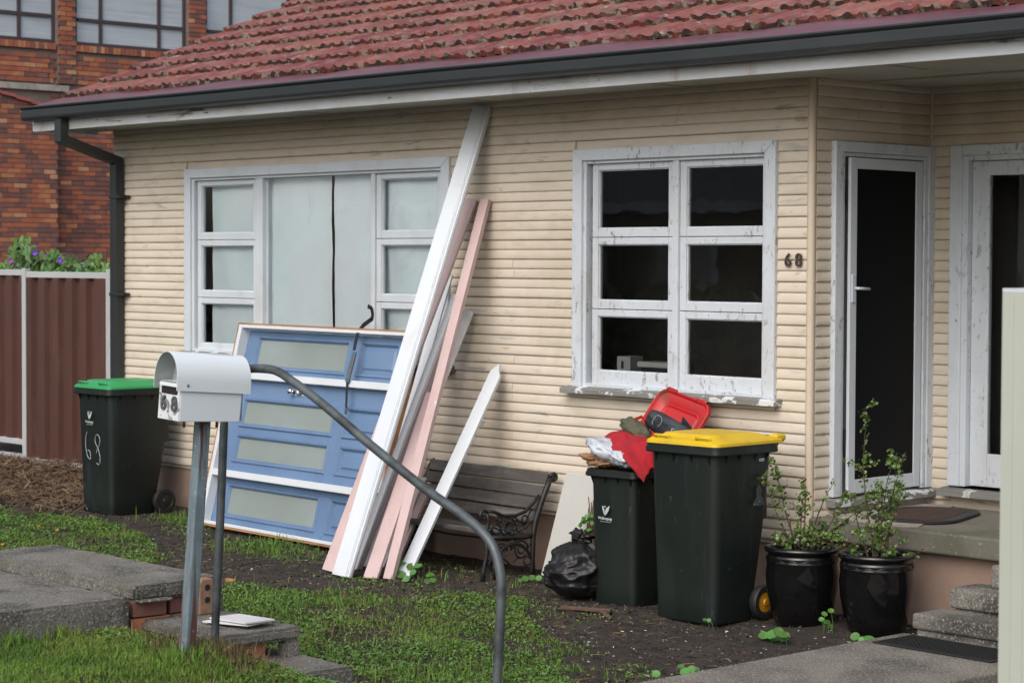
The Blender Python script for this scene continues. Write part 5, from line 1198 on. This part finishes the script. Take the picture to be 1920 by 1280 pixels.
# ================================================================== lawn, weeds, mulch and litter
def inpoly(x, y, P):
    c = np.zeros(x.shape, bool); n = len(P)
    for i in range(n):
        (x1, y1), (x2, y2) = P[i], P[(i+1) % n]
        k = ((y1 > y) != (y2 > y)) & (x < (x2-x1)*(y-y1)/(y2-y1+1e-12)+x1); c ^= k
    return c
LAWN = [(-3.3, -2.15), (-2.75, -1.95), (-2.3, -1.75), (-1.9, -1.25), (-1.45, -.95), (-1.0, -1.3), (-.55, -1.75), (.1, -2.05), (.7, -2.6), (1.06, -2.75), (1.06, -4.3), (.06, -4.3), (.06, -3.42), (-3.3, -3.42)]
LEFT = [(-13, -1.0), (-8, -1.15), (-6.6, -.98), (-5.6, -1.02), (-4.7, -1.5), (-4.0, -1.95), (-3.3, -2.15), (-3.3, -3.42), (-13, -3.6)]
FRONT = [(-13, -3.6), (-2.8, -3.5), (-2.8, -5.7), (-1.02, -5.7), (-1.02, -4.12), (-.3, -4.1), (.2, -4.05), (1.06, -4.2), (1.06, -7.2), (-13, -7.2)]
def lawn_density(x, y):
    d = np.zeros(x.shape)
    n1 = fbm(x, y, 1.3, 21); n2 = fbm(x, y, 4.5, 33)
    jx = x+(n2-.5)*.5; jy = y+(n1-.5)*.5
    d = np.where(inpoly(jx, jy, LAWN), np.clip(.55+2.2*(n2-.40)+1.2*(n1-.45), .08, 1), d)
    d = np.where(inpoly(jx, jy, LEFT), np.clip(.5+2*(n2-.42), .12, 1), d)
    d = np.where(inpoly(x, y, FRONT), np.clip(.7+1.2*(n2-.42), .35, 1), d)
    for cx_, cy_, rx, ry, k in ((-.95, -2.62, .34, .26, .93), (-.35, -2.2, .55, .16, .85), (-2.2, -1.6, .5, .2, .8)):     # bare scrapes
        d = d*(1-k*np.exp(-(((jx-cx_)/rx)**2+((jy-cy_)/ry)**2)**2))
    for cx_, cy_, rx, ry, k in ((-4.25, -.86, .60, .22, .8), (-5.95, -.42, .35, .18, .55), (-2.55, -1.28, .35, .12, .5), (-3.1, -.6, .5, .25, .25), (.85, -2.3, .28, .14, .5), (-5.2, -.75, .5, .18, .25), (-1.2, -1.25, .45, .2, .35)):
        d = np.maximum(d, k*np.exp(-(((x-cx_)/rx)**2+((y-cy_)/ry)**2))*np.clip(.4+1.5*(n2-.35), 0, 1))
    solid = ((x > -2.9) & (x < -1.0) & (y > -5.65) & (y < -3.45)) | ((x > -1.05) & (x < .05) & (y > -4.03) & (y < -3.45)) | (x > 1.10)
    return np.where(solid, 0, d)
def in_view(x, y, z, pad=40):
    q = np.stack([x, y, z], -1)-CAM; d = q@C_F; px = 960+FPX*(q@C_R)/d; py = 640-FPX*(q@C_U)/d
    return (d > .5) & (px > -pad) & (px < 1920+pad) & (py < 1280+pad)
def sample(n, box):
    x = rng.uniform(box[0], box[1], n); y = rng.uniform(box[2], box[3], n); return x, y
def blades(name, x, y, hmin, hmax, wid, m, lean=.5, label=None):
    n = len(x); z = gh(x, y)+(fbm(x, y, 2.2, 3)-.5)*.055+(fbm(x, y, 14, 8)-.5)*.028-.004
    h = rng.uniform(hmin, hmax, n)*(.7+.6*vnoise(x, y, 3.1, 5)); a = rng.uniform(0, 2*np.pi, n); wv = np.stack([np.cos(a), np.sin(a), np.zeros(n)], -1)*(rng.uniform(.6, 1.3, n)*wid)[:, None]
    la = rng.uniform(0, 2*np.pi, n); le = np.abs(rng.normal(0, lean, n))*h; lv = np.stack([np.cos(la)*le, np.sin(la)*le, np.zeros(n)], -1)
    p = np.stack([x, y, z], -1); up = np.stack([np.zeros(n), np.zeros(n), h], -1)
    V = np.stack([p-wv, p+wv, p+up*.6+lv*.35+wv*.75, p+up*.6+lv*.35-wv*.75, p+up*(1-.25*np.clip(le/h, 0, 1.2))[:, None]+lv], 1).reshape(-1, 3)
    b0 = np.arange(n)*5; F = np.concatenate([np.stack([b0, b0+1, b0+2], -1), np.stack([b0, b0+2, b0+3], -1), np.stack([b0+3, b0+2, b0+4], -1)])
    me = np_mesh(name, V, F, m); o = link(name, me); tag(o, label, 'grass', kind='stuff'); return o
def scat(n, box, f):
    x, y = sample(n, box); z = gh(x, y); k = in_view(x, y, z) & (rng.random(n) < f(x, y)); return x[k], y[k]
x1, y1 = scat(330000, (-9.5, 1.1, -4.4, .1), lawn_density)
x2, y2 = scat(260000, (-4.0, 1.1, -6.6, -4.0), lawn_density)
blades('lawn_grass', x1, y1, .010, .036, .0026, M['grass'], .65, 'short patchy green lawn grass across the front yard')
blades('verge_grass', x2, y2, .014, .048, .0024, M['grass'], .6, 'longer green grass in the near left foreground')
kt = rng.random(len(x1)) < .07; blades('thatch', x1[kt], y1[kt], .012, .06, .0022, M['straw'], 1.1, 'dead straw blades matted in the lawn')
kt = rng.random(len(x2)) < .05; blades('verge_thatch', x2[kt], y2[kt], .012, .06, .0022, M['straw'], 1.1, 'dead straw blades in the near left grass')
# tufts along the steps, posts and the back of the slabs
tx, ty = [], []
for cx_, cy_, r_, n in ((-.05, -4.42, .14, 700), (-.3, -4.2, .15, 500), (-.2, -4.15, .15, 300), (-1.0, -4.5, .07, 350), (-.98, -4.8, .07, 350), (-.97, -5.1, .08, 350), (-3.4, -2.6, .4, 500), (-1.6, -3.3, .25, 500), (-.9, -3.35, .3, 700), (-2.3, -2.5, .6, 900), (-1.2, -2.9, .6, 900), (.3, -3.0, .5, 700), (-4.3, -.85, .3, 500), (-6.05, -.45, .18, 200), (-2.45, -.9, .2, 60), (-1.95, -.8, .3, 70)):
    a = rng.normal(0, r_, (n, 2))*.6; tx.append(cx_+a[:, 0]); ty.append(cy_+a[:, 1])
tx, ty = np.concatenate(tx), np.concatenate(ty); k = ~(((tx > -2.9) & (tx < -1.03) & (ty < -3.48) & (ty > -5.6)) | ((tx > -1.04) & (tx < .03) & (ty > -4.01) & (ty < -3.48)))
kk = k & (rng.random(len(tx)) < .55); blades('tall_grass', tx[kk], ty[kk], .03, .11, .0028, M['grass'], .55, 'taller grass tufts around the steps and letterbox post')
dx = rng.normal(-.1, .22, 700); dy = rng.normal(-4.25, .10, 700); blades('dry_grass', dx, dy, .04, .14, .0024, M['straw'], .8, 'dead straw coloured grass around the letterbox post')
# broadleaf weeds
def leaves(name, x, y, smin, smax, m, hmax, label, cat):
    n = len(x); z = gh(x, y)+(fbm(x, y, 2.2, 3)-.5)*.055+(fbm(x, y, 14, 8)-.5)*.028+rng.uniform(.003, hmax, n)
    s = rng.uniform(smin, smax, n); a = rng.uniform(0, 2*np.pi, n); t = rng.uniform(-.2, .75, n)
    u = np.stack([np.cos(a)*np.cos(t), np.sin(a)*np.cos(t), np.sin(t)], -1)*s[:, None]; w = np.stack([-np.sin(a), np.cos(a), rng.uniform(-.35, .35, n)], -1)*(s*.55)[:, None]; p = np.stack([x, y, z], -1)
    V = np.stack([p-u*.6, p+w*.9-u*.05, p+u*.55+w*.6, p+u, p+u*.55-w*.6, p-w*.9-u*.05], 1).reshape(-1, 3); b0 = np.arange(n)*6
    F = np.concatenate([np.stack([b0, b0+1, b0+2, b0+3], -1), np.stack([b0, b0+3, b0+4, b0+5], -1)])
    o = link(name, np_mesh(name, V, F, m)); tag(o, label, cat, kind='stuff'); return o
def weed_d(x, y): return np.clip(lawn_density(x, y)*1.0*ss(.30, .52, fbm(x, y, 2.4, 55)), 0, 1)
wx, wy = scat(200000, (-9, 1.1, -4.4, .0), weed_d); leaves('ground_cover', wx, wy, .006, .017, M['weed'], .035, 'low broadleaf weeds growing through the lawn', 'weeds')
wx, wy = scat(60000, (-9, 1.1, -3.4, -.1), lambda x, y: .05*ss(.5, .62, fbm(x, y, 3, 77))); leaves('sprouts', wx, wy, .004, .010, M['weed'], .012, 'tiny green sprouts dotted over the bare soil', 'weeds')
# straw mulch by the fence
def slivers(name, x, y, l0, l1, w0, m, label, cat, lift=.012, tilt=.35):
    n = len(x); z = gh(x, y)+(fbm(x, y, 2.2, 3)-.5)*.055+(fbm(x, y, 14, 8)-.5)*.028+rng.uniform(.001, lift, n)
    L = rng.uniform(l0, l1, n)*.5; a = rng.uniform(0, np.pi, n); t = rng.normal(0, tilt, n); u = np.stack([np.cos(a)*np.cos(t), np.sin(a)*np.cos(t), np.sin(t)], -1)*L[:, None]
    w = np.stack([-np.sin(a), np.cos(a), rng.uniform(-.5, .9, n)], -1)*(w0*rng.uniform(.5, 1.4, n))[:, None]; p = np.stack([x, y, z], -1); q = np.stack([rng.normal(0, .12, n)*L, rng.normal(0, .12, n)*L, np.abs(rng.normal(0, .12, n))*L], -1)
    V = np.stack([p-u-w, p-w*.9+q, p+u-w*.6, p+u+w*.6, p+w*.9+q, p-u+w], 1).reshape(-1, 3); b0 = np.arange(n)*6
    F = np.concatenate([np.stack([b0, b0+1, b0+4, b0+5], -1), np.stack([b0+1, b0+2, b0+3, b0+4], -1)])
    o = link(name, np_mesh(name, V, F, m)); tag(o, label, cat, kind='stuff')
def mulch_d(x, y): return np.clip(ss(-6.75, -7.6, x+(fbm(x, y, 3, 9)-.5)*.9)*ss(-1.25, -.75, y+(fbm(x, y, 3, 19)-.5)*.5)*ss(.75, .6, y), 0, 1)
mx, my = scat(17000, (-11.5, -6.5, -1.4, .75), mulch_d); slivers('straw_mulch', mx, my, .05, .17, .0042, M['straw'], 'dry straw mulch heaped in the corner by the steel fence', 'mulch', .07)
sx, sy = scat(6500, (-9, 1.1, -3.4, -.05), lambda x, y: .75*ss(.35, .55, fbm(x, y, 1.4, 88))); slivers('twig_litter', sx, sy, .02, .10, .0024, M['straw'], 'dry twigs and straw scattered over the soil', 'litter', .008, .12)
sx, sy = scat(3200, (-9, 1.1, -3.2, -.1), lambda x, y: .25+.55*ss(-2.2, .2, x)); slivers('paper_litter', sx, sy, .004, .022, .0028, M['chip'], 'scraps of pale litter and paint flakes on the soil', 'litter', .006, .1)
wx, wy = scat(5200, (-9, 1.1, -3.3, -.05), lambda x, y: (1-.6*lawn_density(x, y))*ss(.3, .6, fbm(x, y, 1.8, 61))); leaves('leaf_litter', wx, wy, .006, .022, M['brownleaf'], .006, 'dead brown leaf litter scattered over the bare soil', 'leaves')
# dirt clods
n = 9000; cxs, cys = scat(n, (-8, 1.1, -3.3, -.05), lambda x, y: 1-.85*lawn_density(x, y)); b = MB(); random.seed(4)
for x, y in zip(cxs, cys):
    r_ = random.uniform(.004, .013); z = gz(x, y)+float((fbm(x, y, 2.2, 3)-.5)*.055+(fbm(x, y, 14, 8)-.5)*.028); c = Vector((x, y, z+r_*.2))
    o = [c+Vector((random.uniform(.6, 1.2)*r_*dx, random.uniform(.6, 1.2)*r_*dy, random.uniform(.5, 1)*r_*dz)) for dx, dy, dz in ((1, 0, 0), (-1, 0, 0), (0, 1, 0), (0, -1, 0), (0, 0, 1), (0, 0, -1))]
    b.add(o, [(0, 2, 4), (2, 1, 4), (1, 3, 4), (3, 0, 4)])
tag(b.build('soil_clods', M['soil'], None), 'crumbs of dark soil lying in front of the house', 'soil', kind='stuff')
# single pieces of wood and bark one can pick out
def stick(label, a, c, w, t_, m='rawwood', z=-.385):
    A, B_ = on_z(*a, z), on_z(*c, z); b = MB(); b.beam(A, B_, (0, 0, 1), t_, w); tag(b.build('wood_offcut', M[m], None, bevel=.004), label, 'wood')
barkm = M['bark'] = mat('old_bark', (.10, .062, .042), .9, .25, 20, bump=.5)
stick('long flat piece of bark lying in front of the garbage bag', (1052, 1138), (1146, 1144), .035, .02, 'bark')
stick('short bark chip at the right end of the long bark piece', (1127, 1143), (1143, 1158), .03, .012, 'bark')
stick('bare pale twig standing in the scraped lawn', (622, 1196), (627, 1168), .012, .012, 'straw', -.37)
stick('thin root lying on the soil right of the letterbox post', (430, 1062), (500, 1048), .008, .008, 'bark')
stick('broken plank end on the soil behind the slab corner', (424, 1086), (440, 1088), .03, .02, 'rawwood')

# ================================================================== bungalow and hedge added out of view to shape the window reflections
def oh(o, name, label, wm, rm, half, seed, eave=2.9):
    """plain added bungalow; local x along its front, -y out of the front"""
    t = thing(name, label, 'house', o, math.atan2(-.666, .745)+math.pi, local=True); b = MB()
    b.box((-half, 0, 0), (half, 7, eave)); b.add([(-half, 0, eave), (-half, 7, eave), (-half, 3.5, eave+1.7)], [(0, 1, 2)]); b.add([(half, 0, eave), (half, 7, eave), (half, 3.5, eave+1.7)], [(2, 1, 0)]); b.build('wall', wm, t)
    b = MB()
    for y0, y1 in ((-.55, 3.5), (7.55, 3.5)): b.add([(-half-.4, y0, eave-.15), (half+.4, y0, eave-.15), (half+.4, y1, eave+1.75), (-half-.4, y1, eave+1.75)], [(0, 1, 2, 3)])
    b.build('roof', rm, t)
    b = MB(); b.box((-half-.4, -.6, eave-.3), (half+.4, -.55, eave-.12)); b.build('fascia', M['white'], t)
    random.seed(seed)
    for x in (-half*.62, -half*.12, half*.55):
        w = random.uniform(.7, 1.1); b = MB(); ring_frame(b, x-w, x+w, .95, 2.3, .09, -.05, .0); f = b.build('window', M['white'], t)
        b = MB(); b.add([(x-w+.05, -.01, 1), (x+w-.05, -.01, 1), (x+w-.05, -.01, 2.25), (x-w+.05, -.01, 2.25)], [(0, 1, 2, 3)]); b.build('pane', M['mesh'], f)
    b = MB(); b.box((half*.18, -.04, .1), (half*.18+.9, -.0, 2.15)); b.build('door', M['gutter'], t)
oh((-16.6, -17.6, -.1), 'reflection_bungalow', 'pale bungalow added out of view to be mirrored in the six pane window', mat('pale_stucco', (.36, .35, .33), .9), M['gutter'], 6.2, 3)  # invented house, its pale wall gives the dark panes a grey reflection
n = 16000; t_ = rng.uniform(-26, 16, n); dep = rng.uniform(0, 1.0, n); z = rng.random(n)**.8*(.7+1.2*vnoise(t_, t_*0, .35, 4))  # invented hedge, something dark and low for the glass to reflect
dirv = np.array([.745, -.666]); perp = np.array([-.666, -.745])
x = -12.6+t_*dirv[0]+dep*perp[0]; y = -13.2+t_*dirv[1]+dep*perp[1]
s = rng.uniform(.06, .14, n); a = rng.uniform(0, 2*np.pi, n); u = np.stack([np.cos(a), np.sin(a), rng.uniform(-.6, .6, n)], -1)*s[:, None]; w = np.stack([-np.sin(a)*.4, np.cos(a)*.4, rng.uniform(.4, 1, n)], -1)*(s*.7)[:, None]; p = np.stack([x, y, z], -1)
V = np.stack([p-u, p+w, p+u, p-w], 1).reshape(-1, 3); F = np.arange(4*n).reshape(n, 4)
tag(link('reflection_hedge', np_mesh('reflection_hedge', V, F, mat('dark_hedge_leaf', (.03, .05, .018), .6, .2, 1, island=.4))), 'low dark hedge added out of view for the window reflections', 'hedge', kind='stuff')
